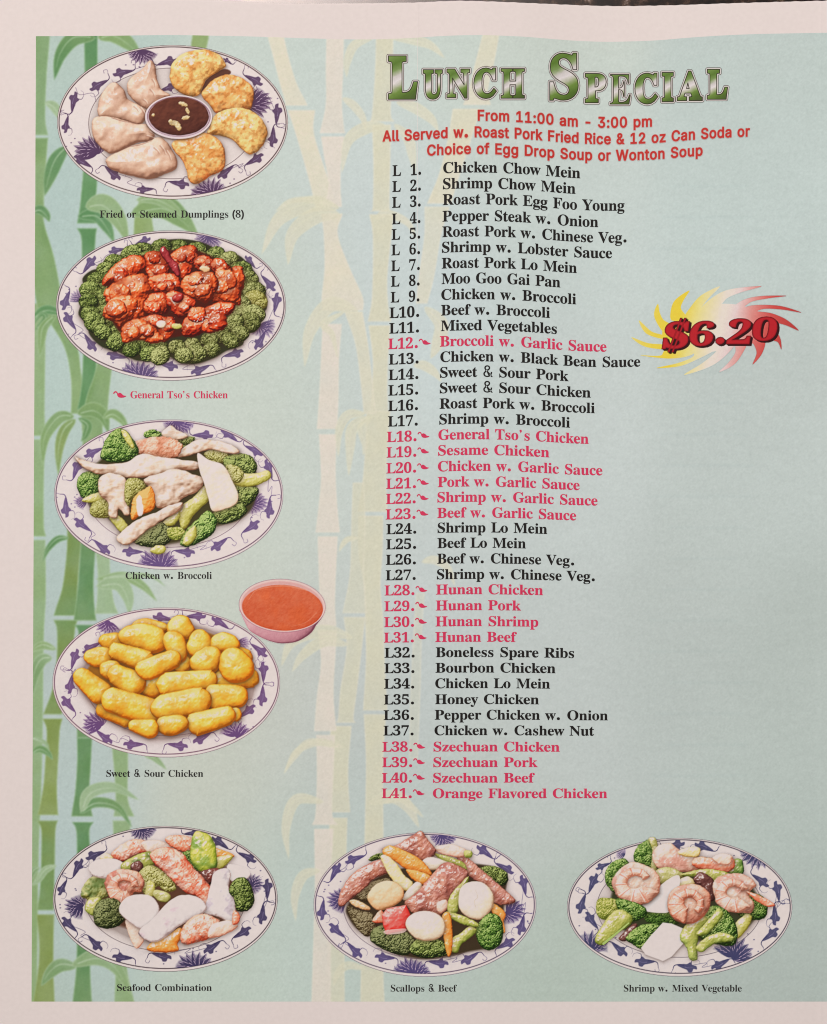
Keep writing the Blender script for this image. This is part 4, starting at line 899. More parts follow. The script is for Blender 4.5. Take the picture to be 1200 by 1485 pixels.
BEAN = [(0, (36, 18, 18)), (0.5, (72, 36, 34)), (1, (132, 84, 76))]
PALE_Y = [(0, (170, 130, 70)), (0.4, (228, 198, 130)), (0.7, (240, 220, 164)), (1, (250, 240, 206))]
TAN = [(0, (170, 110, 70)), (0.4, (226, 174, 126)), (0.7, (238, 196, 152)), (1, (248, 222, 190))]


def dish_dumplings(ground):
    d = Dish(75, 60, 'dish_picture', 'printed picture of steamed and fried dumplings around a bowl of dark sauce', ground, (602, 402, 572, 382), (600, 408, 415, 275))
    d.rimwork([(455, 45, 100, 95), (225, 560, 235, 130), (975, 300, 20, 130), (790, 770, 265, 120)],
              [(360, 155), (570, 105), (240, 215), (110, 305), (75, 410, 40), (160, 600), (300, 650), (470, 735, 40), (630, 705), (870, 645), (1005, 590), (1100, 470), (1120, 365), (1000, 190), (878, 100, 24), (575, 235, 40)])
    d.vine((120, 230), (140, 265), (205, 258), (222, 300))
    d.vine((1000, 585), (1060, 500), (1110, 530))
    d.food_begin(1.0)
    d.fill([smooth_loop(d.P([(740, 255), (770, 190), (850, 138), (892, 158), (810, 215), (770, 262)]))], (104, 62, 48), soft=2)  # shadow between two fried dumplings, painted into the picture
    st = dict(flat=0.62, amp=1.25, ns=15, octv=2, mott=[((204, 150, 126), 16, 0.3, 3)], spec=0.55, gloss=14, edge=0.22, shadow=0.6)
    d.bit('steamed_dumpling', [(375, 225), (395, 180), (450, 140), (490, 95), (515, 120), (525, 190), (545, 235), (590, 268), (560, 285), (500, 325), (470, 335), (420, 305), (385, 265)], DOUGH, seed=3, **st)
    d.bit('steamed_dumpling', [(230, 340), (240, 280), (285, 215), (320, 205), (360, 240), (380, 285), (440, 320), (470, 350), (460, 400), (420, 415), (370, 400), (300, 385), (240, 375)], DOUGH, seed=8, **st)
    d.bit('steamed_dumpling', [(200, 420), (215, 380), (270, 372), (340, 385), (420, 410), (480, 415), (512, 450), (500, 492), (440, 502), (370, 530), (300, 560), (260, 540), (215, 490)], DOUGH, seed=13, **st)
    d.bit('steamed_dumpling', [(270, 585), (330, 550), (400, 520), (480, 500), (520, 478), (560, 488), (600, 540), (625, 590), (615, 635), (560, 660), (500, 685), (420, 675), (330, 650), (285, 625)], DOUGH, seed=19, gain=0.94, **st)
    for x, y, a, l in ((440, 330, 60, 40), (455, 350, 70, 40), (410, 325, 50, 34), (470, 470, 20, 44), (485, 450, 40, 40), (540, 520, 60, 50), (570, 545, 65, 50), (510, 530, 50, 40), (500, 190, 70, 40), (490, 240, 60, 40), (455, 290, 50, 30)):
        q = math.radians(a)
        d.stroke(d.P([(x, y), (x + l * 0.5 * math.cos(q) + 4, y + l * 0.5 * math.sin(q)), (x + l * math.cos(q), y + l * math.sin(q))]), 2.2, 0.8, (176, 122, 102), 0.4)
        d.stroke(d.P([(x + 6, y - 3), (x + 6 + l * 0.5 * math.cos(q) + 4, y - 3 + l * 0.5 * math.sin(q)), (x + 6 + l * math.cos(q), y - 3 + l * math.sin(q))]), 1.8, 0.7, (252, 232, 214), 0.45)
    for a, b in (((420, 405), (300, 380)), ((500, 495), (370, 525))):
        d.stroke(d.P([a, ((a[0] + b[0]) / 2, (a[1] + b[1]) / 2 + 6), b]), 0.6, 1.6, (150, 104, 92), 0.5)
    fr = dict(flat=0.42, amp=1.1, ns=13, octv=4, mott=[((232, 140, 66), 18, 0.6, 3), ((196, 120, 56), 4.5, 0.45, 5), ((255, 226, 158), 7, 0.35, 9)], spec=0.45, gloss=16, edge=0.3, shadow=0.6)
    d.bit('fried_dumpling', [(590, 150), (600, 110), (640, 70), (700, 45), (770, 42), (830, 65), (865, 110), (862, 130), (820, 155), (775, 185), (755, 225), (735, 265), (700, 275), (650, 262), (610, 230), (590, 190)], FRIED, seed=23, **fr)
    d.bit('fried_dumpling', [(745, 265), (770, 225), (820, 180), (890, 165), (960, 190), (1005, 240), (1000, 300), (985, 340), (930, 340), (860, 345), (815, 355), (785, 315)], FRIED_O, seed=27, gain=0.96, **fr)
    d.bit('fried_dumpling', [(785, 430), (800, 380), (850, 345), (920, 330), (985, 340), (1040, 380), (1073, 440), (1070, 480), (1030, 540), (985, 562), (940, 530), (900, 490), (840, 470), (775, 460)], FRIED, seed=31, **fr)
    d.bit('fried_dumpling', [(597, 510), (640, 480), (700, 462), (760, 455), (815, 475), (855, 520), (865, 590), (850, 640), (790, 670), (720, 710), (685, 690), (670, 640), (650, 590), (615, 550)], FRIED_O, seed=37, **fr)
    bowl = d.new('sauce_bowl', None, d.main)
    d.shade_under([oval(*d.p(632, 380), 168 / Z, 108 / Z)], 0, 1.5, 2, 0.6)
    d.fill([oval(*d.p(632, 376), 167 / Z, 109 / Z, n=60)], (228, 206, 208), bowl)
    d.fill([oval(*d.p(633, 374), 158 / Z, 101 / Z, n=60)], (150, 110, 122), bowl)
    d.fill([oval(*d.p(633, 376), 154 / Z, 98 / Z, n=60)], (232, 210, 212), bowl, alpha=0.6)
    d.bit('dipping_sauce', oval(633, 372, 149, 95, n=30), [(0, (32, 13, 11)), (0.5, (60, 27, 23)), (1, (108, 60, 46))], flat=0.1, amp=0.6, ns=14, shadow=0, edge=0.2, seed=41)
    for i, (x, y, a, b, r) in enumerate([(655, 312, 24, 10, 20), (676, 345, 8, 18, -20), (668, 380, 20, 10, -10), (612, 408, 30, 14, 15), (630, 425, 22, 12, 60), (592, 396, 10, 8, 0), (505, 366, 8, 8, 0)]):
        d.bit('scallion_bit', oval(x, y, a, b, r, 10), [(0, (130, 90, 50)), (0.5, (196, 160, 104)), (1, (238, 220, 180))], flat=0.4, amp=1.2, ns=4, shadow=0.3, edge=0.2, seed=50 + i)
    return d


def dish_general(ground):
    d = Dish(75, 325, 'dish_picture', 'printed picture of glazed red chicken in a ring of broccoli', ground, (594, 405, 570, 372), (594, 405, 420, 265), ink=(98, 78, 118), line=(106, 84, 92))
    d.rimwork([(790, 62, 120, 90, 90, 0.6), (150, 380, 250, 75, 80, 0.5), (1040, 500, 60, 90, 90, 0.6), (430, 775, 270, 130)],
              [(330, 130, 40), (185, 205), (75, 375), (95, 485), (190, 585), (330, 655), (575, 700), (745, 720), (900, 645), (1040, 575), (1115, 395), (1075, 290), (990, 190, 36), (450, 88, 40)])
    d.food_begin(1.0)
    ring = [(265, 215), (300, 175), (390, 135), (500, 105), (560, 80), (660, 75), (760, 95), (860, 145), (930, 155), (980, 200), (1030, 270), (1025, 310), (1065, 350), (1070, 420), (1035, 450), (1025, 520),
            (960, 545), (950, 600), (870, 630), (810, 665), (720, 695), (640, 690), (570, 655), (450, 680), (390, 665), (330, 635), (250, 610), (190, 550), (180, 500), (135, 450), (150, 390), (165, 320), (155, 270), (200, 230)]
    d.shade_under([smooth_loop(d.P(ring))], 0, 2, 3, 0.4)
    d.fill([smooth_loop(d.P(ring))], (50, 54, 30), d.new('broccoli_bed', None, d.main), soft=2)
    b = dict(kind='broccoli', amp=1.3, ns=9, flat=0.6, shadow=0.4, edge=0.4, cell=2.0)
    BG = [(0, (38, 40, 14)), (0.35, (82, 86, 40)), (0.65, (130, 132, 76)), (1, (198, 198, 136))]
    r = np.random.RandomState(12)
    spots = []
    for q, n, ph in ((1.0, 30, 0.0), (0.84, 26, 0.11)):
        for k in range(n):
            t = 2 * math.pi * (k + ph + r.uniform(-0.2, 0.2)) / n
            spots.append((600 + 415 * q * math.cos(t), 388 + 268 * q * math.sin(t), t))
    spots.sort(key=lambda s: s[1])
    for i, (x, y, t) in enumerate(spots):
        light = 0.5 + 0.5 * math.cos(t - 0.35) + r.uniform(-0.25, 0.25)
        st = BROC_Y if light > 0.98 and y < 420 else BG if light > 0.6 else BROC
        a = r.uniform(40, 56)
        d.bit('broccoli_floret', oval(x, y, a * 1.1, a * 0.92, r.uniform(-40, 40), 12), st, seed=3 * i + 2, gain=r.uniform(0.7, 0.94), **b)
    core = [(285, 280), (390, 180), (545, 135), (715, 130), (845, 190), (930, 250), (915, 390), (870, 430), (710, 535), (550, 570), (380, 565), (285, 445)]
    d.fill([smooth_loop(d.P(core))], (84, 24, 14), d.new('glaze_sauce', None, d.main), soft=3)
    g = dict(flat=0.85, amp=2.2, ns=10, octv=3, spec=1.0, gloss=16, edge=0.6, mott=[((228, 90, 30), 14, 0.35, 3), ((120, 26, 16), 16, 0.4, 7)], shadow=0.5)
    P = [([(270, 260), (310, 215), (380, 165), (440, 165), (470, 200), (440, 235), (400, 270), (340, 285), (270, 300)], GLAZE),
         ([(470, 160), (510, 140), (550, 150), (580, 200), (575, 250), (530, 280), (490, 270), (475, 220)], GLAZE),
         ([(600, 150), (680, 110), (715, 120), (720, 170), (700, 220), (670, 265), (640, 255), (610, 200)], GLAZE),
         ([(720, 170), (770, 160), (805, 190), (800, 225), (750, 232), (715, 215)], GLAZE),
         ([(805, 180), (850, 180), (890, 220), (890, 250), (840, 250), (800, 230)], GLAZE),
         ([(270, 350), (300, 310), (380, 270), (450, 260), (485, 290), (490, 340), (460, 400), (455, 460), (390, 480), (340, 505), (310, 470), (265, 450), (285, 400)], GLAZE_O),
         ([(490, 270), (560, 250), (610, 255), (645, 300), (620, 335), (560, 345), (510, 330)], GLAZE),
         ([(780, 320), (830, 260), (890, 250), (900, 220), (945, 225), (952, 290), (935, 350), (930, 395), (870, 390), (810, 380), (780, 350)], GLAZE_O),
         ([(650, 300), (680, 260), (740, 240), (800, 250), (825, 300), (800, 350), (770, 385), (720, 370), (670, 345)], GLAZE_O),
         ([(465, 400), (490, 355), (540, 345), (570, 355), (580, 420), (550, 450), (500, 450), (465, 430)], GLAZE),
         ([(570, 370), (600, 340), (650, 350), (690, 370), (715, 430), (690, 460), (640, 465), (600, 430)], GLAZE),
         ([(660, 490), (680, 465), (760, 420), (830, 395), (895, 400), (895, 435), (850, 465), (790, 510), (720, 550), (660, 545)], GLAZE),
         ([(450, 475), (510, 455), (560, 465), (605, 470), (610, 530), (570, 575), (540, 570), (530, 530), (480, 510)], GLAZE),
         ([(355, 540), (380, 495), (440, 475), (490, 500), (530, 540), (550, 575), (500, 590), (440, 570), (370, 585)], GLAZE_O)]
    for i, (pts, st) in enumerate(P):
        cx, cy = sum(p[0] for p in pts) / len(pts), sum(p[1] for p in pts) / len(pts)
        d.bit('chicken_piece', [(cx + (x - cx) * 1.1, cy + (y - cy) * 1.1) for x, y in pts], st, seed=60 + 5 * i, knobs=3, **g)
    d.bit('dried_chili', [(540, 125), (560, 110), (585, 140), (600, 170), (630, 200), (642, 250), (625, 262), (600, 232), (572, 192), (545, 155)], [(0, (50, 8, 14)), (0.5, (112, 18, 26)), (1, (196, 84, 84))],
          'dark red glossy chili', flat=0.8, amp=0.6, spec=1.0, gloss=16, seed=5)
    d.bit('dried_chili', [(600, 378), (612, 350), (650, 345), (655, 372), (630, 392)], [(0, (60, 8, 10)), (0.5, (130, 20, 22)), (1, (200, 80, 70))], 'dark red glossy chili', flat=0.8, amp=0.6, spec=0.8, seed=6)
    d.bit('scallion_bit', oval(545, 497, 24, 19), CREAM, flat=0.5, seed=7)
    d.bit('scallion_bit', oval(762, 222, 26, 15, 10), TAN, flat=0.5, seed=8)
    d.bit('scallion_bit', oval(622, 507, 26, 14, 5), STEM, flat=0.5, seed=9)
    r = np.random.RandomState(5)
    for (x, y, n, a, b) in ((745, 272, 26, 42, 20), (770, 465, 24, 60, 22), (835, 425, 12, 30, 14), (410, 405, 5, 30, 30)):
        for _ in range(n):
            q = d.p(x + r.uniform(-a, a), y + r.uniform(-b, b))
            d.fill([oval(*q, r.uniform(0.7, 1.5), r.uniform(0.5, 0.9), r.uniform(0, 180), 8)], (246, 222, 208), alpha=0.8)
    return d


def dish_broccoli(ground):
    d = Dish(70, 600, 'dish_picture', 'printed picture of pale sliced chicken with broccoli', ground, (600, 402, 568, 372), (600, 402, 405, 262), ink=(108, 82, 128), line=(132, 102, 118))
    d.rimwork([(650, 36, 90, 100, 85), (190, 440, 190, 60, 80, 0.8), (1010, 440, 20, 90, 90, 0.7), (545, 768, 270, 130)],
              [(230, 190), (140, 280), (90, 460), (175, 555), (265, 660), (425, 685), (675, 685), (855, 645), (1005, 565), (1100, 465), (1100, 280), (1020, 180), (905, 110), (765, 108)])
    d.food_begin(1.05)
    under = [(200, 440), (240, 250), (420, 180), (780, 180), (1010, 240), (1030, 420), (960, 520), (800, 570), (640, 640), (430, 640), (300, 520)]
    d.shade_under([smooth_loop(d.P(under))], 0, 2, 4, 0.35)
    d.fill([smooth_loop(d.P(under))], (70, 66, 34), d.new('dark_gaps', None, d.main), soft=4)  # dark gaps between the pieces: shade painted as one flat fill
    b = dict(kind='broccoli', amp=1.2, ns=9, flat=0.6, shadow=0.3, cell=2.2)
    s = dict(flat=0.6, amp=0.9, ns=8, spec=0.5, gloss=12, edge=0.3, shadow=0.4)
    m = dict(flat=0.42, amp=1.9, ns=19, octv=3, spec=0.6, gloss=12, edge=0.3, shadow=0.85, fib=(-12, 0.4), mott=[((214, 170, 148), 16, 0.3, 3)])
    d.bit('broccoli_floret', [(480, 95), (520, 80), (565, 100), (540, 120), (485, 118)], BROC_G, seed=1, **b)
    d.bit('broccoli_floret', [(640, 125), (720, 115), (722, 142), (670, 172), (645, 152)], BROC, seed=2, **b)
    d.bit('chicken_slice', [(570, 90), (610, 58), (640, 80), (692, 110), (640, 128), (580, 118)], POULTRY, seed=3, **m)
    d.bit('broccoli_floret', [(145, 350), (170, 300), (230, 288), (262, 320), (262, 380), (220, 412), (170, 412)], BROC_G, seed=4, gain=0.85, **b)
    d.bit('broccoli_stalk', [(170, 430), (220, 400), (270, 392), (282, 420), (220, 442)], STEM, seed=5, **s)
    d.bit('broccoli_floret', [(210, 480), (230, 440), (280, 428), (308, 460), (302, 512), (230, 512)], BROC_Y, seed=6, gain=0.8, **b)
    d.bit('broccoli_stalk', [(308, 515), (350, 508), (397, 560), (370, 592), (328, 550)], STEM, seed=7, **s)
    d.bit('broccoli_floret', [(780, 195), (840, 172), (892, 200), (872, 242), (800, 232)], BROC_Y, seed=8, **b)
    d.bit('broccoli_floret', [(880, 222), (950, 200), (1010, 215), (1036, 265), (1010, 302), (950, 292), (888, 270)], BROC, seed=9, **b)
    d.bit('broccoli_floret', [(900, 350), (1000, 362), (1046, 378), (1020, 432), (970, 462), (915, 455)], BROC, seed=10, **b)
    d.bit('broccoli_stalk', [(895, 285), (960, 296), (1040, 296), (1090, 284), (1103, 315), (1060, 345), (1000, 360), (930, 350)], STEM, seed=11, **s)
    d.bit('broccoli_floret', [(885, 260), (940, 262), (970, 300), (950, 340), (900, 330)], BROC_Y, seed=12, **b)
    d.bit('broccoli_floret', [(828, 490), (880, 468), (960, 448), (986, 482), (950, 522), (880, 547), (828, 532)], BROC, seed=13, gain=0.9, **b)
    d.bit('chicken_slice', [(650, 210), (690, 160), (760, 130), (860, 142), (930, 168), (942, 195), (880, 192), (800, 177), (720, 202)], POULTRY, seed=14, **m)
    d.bit('crab_stick', [(425, 150), (470, 130), (560, 115), (630, 130), (662, 160), (640, 207), (580, 222), (510, 212), (450, 192)], [(0, (150, 84, 60)), (0.4, (214, 148, 116)), (0.7, (230, 174, 142)), (1, (246, 212, 190))], 'orange brown seafood slice',
          seed=15, flat=0.35, amp=1.8, ns=7, shadow=0.5, mott=[((200, 104, 66), 9, 0.5, 3)])
    d.bit('broccoli_floret', [(265, 200), (290, 130), (330, 85), (375, 80), (420, 130), (447, 180), (430, 222), (380, 237), (310, 237), (270, 222)], BROC_G, seed=16, gain=0.9, **b)
    d.bit('broccoli_stalk', [(365, 85), (392, 90), (425, 150), (418, 170), (390, 140)], STEM, seed=17, **s)
    d.bit('chicken_slice', [(148, 213), (210, 240), (320, 250), (400, 235), (470, 203), (540, 213), (620, 225), (700, 235), (752, 255), (720, 277), (640, 282), (560, 302), (480, 312), (400, 312), (320, 302), (240, 292), (180, 262)], POULTRY, seed=18, **m)
    d.bit('chicken_slice', [(255, 330), (300, 303), (370, 313), (392, 370), (385, 420), (406, 492), (380, 502), (350, 470), (340, 512), (305, 502), (300, 440), (262, 400)], POULTRY, seed=19, **m)
    d.bit('broccoli_floret', [(388, 340), (430, 322), (488, 350), (460, 392), (420, 422), (400, 457), (383, 420)], BROC_Y, seed=20, gain=0.8, **b)
    d.bit('broccoli_stalk', [(655, 525), (650, 470), (720, 420), (775, 365), (805, 420), (760, 465), (722, 505), (690, 560), (665, 565)], STEM, seed=21, **s)
    d.bit('broccoli_stalk', [(568, 545), (640, 488), (655, 512), (620, 555)], STEM, seed=22, **s)
    d.bit('chicken_slice', [(485, 330), (560, 298), (640, 278), (700, 298), (757, 320), (757, 365), (700, 402), (660, 422), (640, 452), (590, 462), (545, 462), (528, 410), (512, 370)], POULTRY, seed=23, **m)
    d.bit('crab_stick', [(413, 490), (428, 420), (470, 383), (512, 368), (532, 440), (510, 482), (460, 502), (425, 527)], CARROT, 'bright orange seafood stick', seed=24, flat=0.5, amp=1.2, ns=8, shadow=0.5)
    d.bit('crab_stick', [(440, 430), (462, 412), (472, 490), (448, 505)], WHITE, seed=25, flat=0.3, shadow=0)
    d.bit('chicken_slice', [(748, 203), (800, 235), (870, 260), (910, 330), (940, 400), (930, 442), (880, 467), (820, 477), (800, 420), (780, 350), (756, 280)], POULTRY, seed=26, bias=0.04, smooth=True, flat=0.15, amp=0.5, ns=14, edge=0.1, shadow=0.7)
    d.bit('broccoli_floret', [(438, 640), (480, 588), (550, 543), (602, 570), (612, 620), (570, 657), (510, 662)], BROC_D, seed=27, gain=1.1, **b)
    d.bit('chicken_slice', [(350, 610), (390, 568), (450, 528), (540, 488), (620, 453), (662, 448), (650, 482), (580, 522), (520, 557), (460, 602), (410, 642), (365, 637)], POULTRY, seed=28, **m)
    d.bit('broccoli_floret', [(598, 570), (660, 568), (682, 600), (640, 627), (600, 612)], STEM_G, seed=29, gain=0.9, **b)
    d.bit('broccoli_floret', [(660, 640), (690, 580), (740, 530), (790, 488), (832, 520), (827, 580), (780, 622), (720, 652), (680, 657)], BROC_G, seed=30, gain=1.05, **b)
    d.bit('broccoli_stalk', [(672, 640), (690, 590), (730, 560), (735, 610), (700, 650)], STEM, seed=31, **s)
    d.bit('broccoli_stalk', [(508, 680), (540, 655), (580, 660), (577, 690), (540, 697)], STEM, seed=32, **s)
    return d


def dish_nuggets(ground):
    d = Dish(70, 875, 'dish_picture', 'printed picture of golden fried chicken balls', ground, (588, 393, 564, 371), (588, 400, 400, 258), ink=(112, 76, 122), line=(140, 104, 118))
    d.rimwork([(310, 95, 130, 85, 90), (945, 190, 50, 70, 90, 0.4), (265, 610, 220, 105), (930, 660, 290, 100, 100)],
              [(575, 75), (730, 65), (860, 100), (1045, 230), (1070, 345), (1065, 455), (985, 540), (770, 665), (640, 705), (430, 700), (275, 660), (105, 505), (115, 395), (130, 280), (220, 218)])
    d.food_begin(1.08)
    f = dict(flat=0.8, amp=0.55, ns=12, octv=3, spec=0.35, gloss=14, edge=0.3, shadow=0.65, mott=[((226, 140, 40), 16, 0.35, 3), ((250, 214, 120), 7, 0.2, 9)])
    d.shade_under([smooth_loop(d.P([(150, 380), (230, 240), (400, 110), (680, 90), (920, 180), (1030, 370), (950, 560), (700, 650), (480, 660), (260, 540)]))], 0, 3, 4, 0.45, (110, 70, 60))
    d.fill([smooth_loop(d.P([(180, 390), (250, 260), (400, 150), (680, 120), (900, 200), (1000, 370), (920, 530), (700, 620), (480, 630), (280, 540)]))], (176, 112, 34), d.new('chicken_nugget', None, d.main), soft=3)
    items = [oval(320, 188, 62, 40, 10), capsule(880, 240, 965, 275, 46), capsule(870, 378, 995, 372, 42), oval(520, 412, 58, 52), oval(660, 298, 48, 44), capsule(300, 525, 375, 572, 46, 36),
             oval(505, 118, 88, 36, 4), oval(478, 172, 108, 68, 4), oval(660, 122, 66, 54), capsule(630, 190, 640, 235, 50, 50), oval(755, 205, 63, 62), oval(880, 196, 63, 50), oval(255, 268, 64, 50, -8),
             capsule(340, 242, 475, 284, 40, 50), oval(787, 285, 72, 64, -15), oval(935, 310, 86, 76, 10), capsule(185, 372, 250, 440, 46, 54), oval(310, 330, 46, 48), capsule(350, 360, 425, 402, 50, 60), capsule(500, 335, 612, 280, 50, 44),
             capsule(610, 396, 788, 384, 54, 48), capsule(840, 470, 925, 458, 58, 56), capsule(345, 490, 490, 540, 58, 62), capsule(590, 508, 740, 490, 60, 62), oval(930, 552, 32, 30), capsule(745, 602, 885, 562, 54, 46),
             oval(616, 605, 70, 50, -6), capsule(440, 605, 500, 625, 30, 44)]
    for i, pts in enumerate(items):
        k = dict(f)
        if i in (0, 2, 5, 3, 1):
            k['gain'] = 0.82
        r = np.random.RandomState(i)
        A = np.array(pts)
        c0 = A.mean(0)
        ph = np.arctan2(*(A - c0).T[::-1])
        A = c0 + (A - c0) * (1.02 + 0.07 * np.sin(2 * ph + r.uniform(0, 6)) + 0.05 * np.sin(3 * ph + r.uniform(0, 6)) + r.uniform(-0.03, 0.03, len(A)))[:, None]
        pts = [tuple(q) for q in A]
        d.bit('chicken_nugget', pts, NUGGET, seed=7 * i + 3, **k)
    return d


def dish_seafood(ground):
    d = Dish(70, 1190, 'dish_picture', 'printed picture of mixed seafood with shrimp, scallop and squid', ground, (583, 389, 557, 361), (583, 386, 400, 262), ink=(66, 56, 90), line=(96, 80, 84))
    d.rimwork([(470, 36, 90, 85, 85), (170, 430, 190, 95, 100), (1000, 320, 330, 80, 100, 0.7), (730, 745, 265, 125, 95)],
              [(240, 170), (145, 240), (75, 330, 40), (110, 520), (230, 605), (375, 680), (560, 670), (820, 625), (960, 560), (1065, 460), (1090, 345), (985, 180), (860, 115), (710, 65, 36)])
    d.food_begin(1.07)
    d.shade_under([smooth_loop(d.P([(190, 400), (300, 220), (500, 140), (800, 160), (960, 300), (950, 480), (700, 590), (480, 600), (300, 520)]))], 0, 2, 4, 0.3)
    d.fill([smooth_loop(d.P([(200, 400), (300, 230), (500, 150), (780, 170), (950, 310), (930, 470), (700, 570), (500, 560), (300, 500)]))], (104, 66, 48), d.new('sauce', None, d.main), soft=5)
    b = dict(kind='broccoli', amp=1.2, ns=9, flat=0.6, shadow=0.3, cell=2.2)
    s = dict(flat=0.55, amp=0.9, ns=9, spec=0.55, gloss=12, edge=0.28, shadow=0.4)
    c = dict(flat=0.5, amp=1.3, ns=8, octv=3, spec=0.8, gloss=10, edge=0.28, shadow=0.55, fib=(50, 0.4), mott=[((250, 222, 206), 9, 0.55, 3)])
    d.bit('crab_meat', [(320, 170), (370, 120), (440, 95), (510, 118), (512, 147), (440, 168), (370, 197)], CRAB, seed=1, **c)
    d.bit('squid_piece', [(470, 110), (540, 100), (600, 120), (600, 150), (530, 165), (490, 150)], SHRIMP_P, seed=2, **s)
    d.bit('shrimp', [(588, 90), (650, 73), (727, 95), (727, 137), (680, 152), (618, 130)], SALMON, seed=3, **c)
    d.bit('broccoli_floret', [(665, 165), (720, 158), (750, 230), (720, 250), (680, 212)], BROC_G, seed=4, gain=0.8, **b)
    d.bit('carrot_slice', [(805, 135), (870, 148), (922, 175), (870, 187), (815, 167)], CARROT, seed=5, **s)
    d.bit('broccoli_stalk', [(825, 190), (900, 172), (912, 190), (860, 237), (822, 237)], STEM, seed=6, **s)
    d.bit('broccoli_stalk', [(733, 62), (792, 73), (822, 110), (832, 160), (832, 232), (760, 247), (718, 200), (712, 140)], [(0, (110, 120, 36)), (0.45, (166, 172, 60)), (0.75, (206, 200, 92)), (1, (236, 228, 150))], seed=7, mott=[((96, 140, 60), 16, 0.6, 2)], **s)
    d.bit('green_vegetable', [(170, 375), (200, 298), (250, 278), (302, 300), (302, 362), (250, 392)], BROC_Y, seed=8, flat=0.4, amp=2.2, ns=9, shadow=0.3, mott=[((70, 96, 40), 14, 0.7, 3)])
    d.bit('green_vegetable', [(185, 432), (210, 388), (262, 390), (237, 462), (205, 462)], STEM_G, seed=9, **s)
    d.bit('yellow_bit', [(262, 182), (290, 163), (322, 185), (300, 202), (268, 197)], PALE_Y, seed=10, **s)
    d.bit('squid_piece', [(208, 230), (250, 198), (330, 193), (372, 220), (350, 262), (290, 284), (230, 272)], WHITE, seed=11, **s)
    d.bit('green_vegetable', [(368, 220), (430, 178), (500, 158), (537, 190), (502, 232), (440, 242), (388, 252)], STEM_G, seed=12, gain=0.85, mott=[((60, 96, 44), 12, 0.6, 2)], **s)
    d.bit('black_bean', [(413, 220), (450, 203), (472, 230), (445, 262), (418, 250)], BEAN, seed=13, **s)
    d.bit('broccoli_floret', [(452, 270), (500, 228), (560, 248), (612, 290), (628, 342), (580, 352), (545, 325), (500, 385), (475, 350), (467, 310)], BROC_Y, seed=14, **b)
    d.bit('broccoli_stalk', [(500, 300), (530, 320), (525, 370), (490, 385), (485, 350)], STEM, seed=15, **s)
    d.bit('broccoli_stalk', [(538, 345), (602, 365), (600, 400), (560, 402), (525, 372)], BROC_Y, seed=16, **s)
    d.bit('shrimp', [(288, 320), (310, 268), (370, 246), (442, 260), (474, 310), (457, 352), (425, 355), (405, 392), (350, 419), (318, 387)], SHRIMP, seed=17, flat=0.6, amp=1.4, ns=8, spec=0.4, gloss=18, shadow=0.4, mott=[((206, 104, 86), 12, 0.6, 3)])
    d.curl(381, 330, 62, 60, 300, 82, 44, SHRIMP, 18, pid=len(d.names) - 1)
    d.bit('black_bean', [(765, 255), (842, 238), (845, 272), (802, 318), (775, 300)], BEAN, seed=18, mott=[((150, 60, 50), 12, 0.6, 2)], **s)
    d.bit('crab_meat', [(518, 175), (560, 143), (630, 148), (682, 185), (722, 240), (772, 290), (818, 360), (800, 402), (772, 418), (740, 372), (680, 352), (638, 312), (588, 262), (538, 217)], CRAB, seed=19, **c)
    d.bit('squid_piece', [(898, 222), (980, 238), (1002, 270), (962, 302), (908, 292)], WHITE, seed=20, flat=0.3, amp=0.6, shadow=0.25)
    d.bit('squid_piece', [(810, 330), (828, 268), (880, 246), (904, 270), (897, 340), (922, 390), (928, 440), (912, 502), (850, 472), (778, 455), (788, 420)], WHITE, seed=21, flat=0.45, amp=1.0, ns=12, spec=0.3, shadow=0.35, mott=[((206, 180, 190), 14, 0.5, 3)])
    d.bit('broccoli_floret', [(903, 350), (930, 298), (975, 288), (1007, 330), (1022, 400), (990, 442), (940, 442), (928, 390)], BROC, seed=22, gain=0.85, **b)
    d.bit('broccoli_floret', [(238, 510), (233, 440), (270, 398), (330, 393), (372, 430), (377, 492), (330, 527), (280, 532)], BROC_D, seed=23, gain=0.9, **b)
    d.bit('squid_piece', [(388, 500), (450, 530), (474, 590), (440, 632), (408, 580)], SHRIMP_P, seed=24, flat=0.4, amp=0.7, shadow=0.2)
    d.fill([smooth_loop(d.P([(450, 560), (480, 540), (530, 590), (520, 608), (480, 590)]))], (74, 54, 74), soft=2)
    d.bit('scallop', [(360, 450), (380, 398), (440, 373), (512, 383), (548, 440), (532, 512), (470, 537), (408, 502)], WHITE, 'round white scallop', seed=25, flat=0.5, amp=0.5, ns=14, edge=0.2, shadow=0.55, bias=0.04, spec=0.5, gloss=10, fib=(70, 0.12))
    d.bit('carrot_slice', [(498, 637), (530, 598), (600, 568), (650, 538), (672, 570), (640, 610), (642, 645), (560, 652)], CARROT, seed=26, **s)
    d.bit('fish_fillet', [(463, 550), (530, 488), (590, 418), (660, 378), (740, 388), (778, 440), (732, 482), (650, 522), (590, 572), (520, 597)], WHITE, 'long pinkish white fish piece', seed=27, flat=0.5, amp=0.8, ns=12, spec=0.3, shadow=0.5, mott=[((230, 190, 194), 18, 0.5, 3)])
    d.bit('shrimp', [(663, 570), (690, 508), (760, 468), (832, 490), (852, 520), (820, 572), (740, 602), (680, 612)], SALMON, seed=28, **c)
    d.bit('shrimp', [(818, 520), (900, 498), (937, 530), (860, 572), (800, 577)], SHRIMP_P, seed=29, **s)
    d.bit('carrot_slice', [(923, 450), (952, 470), (947, 507), (918, 512)], SALMON, seed=30, **s)
    return d


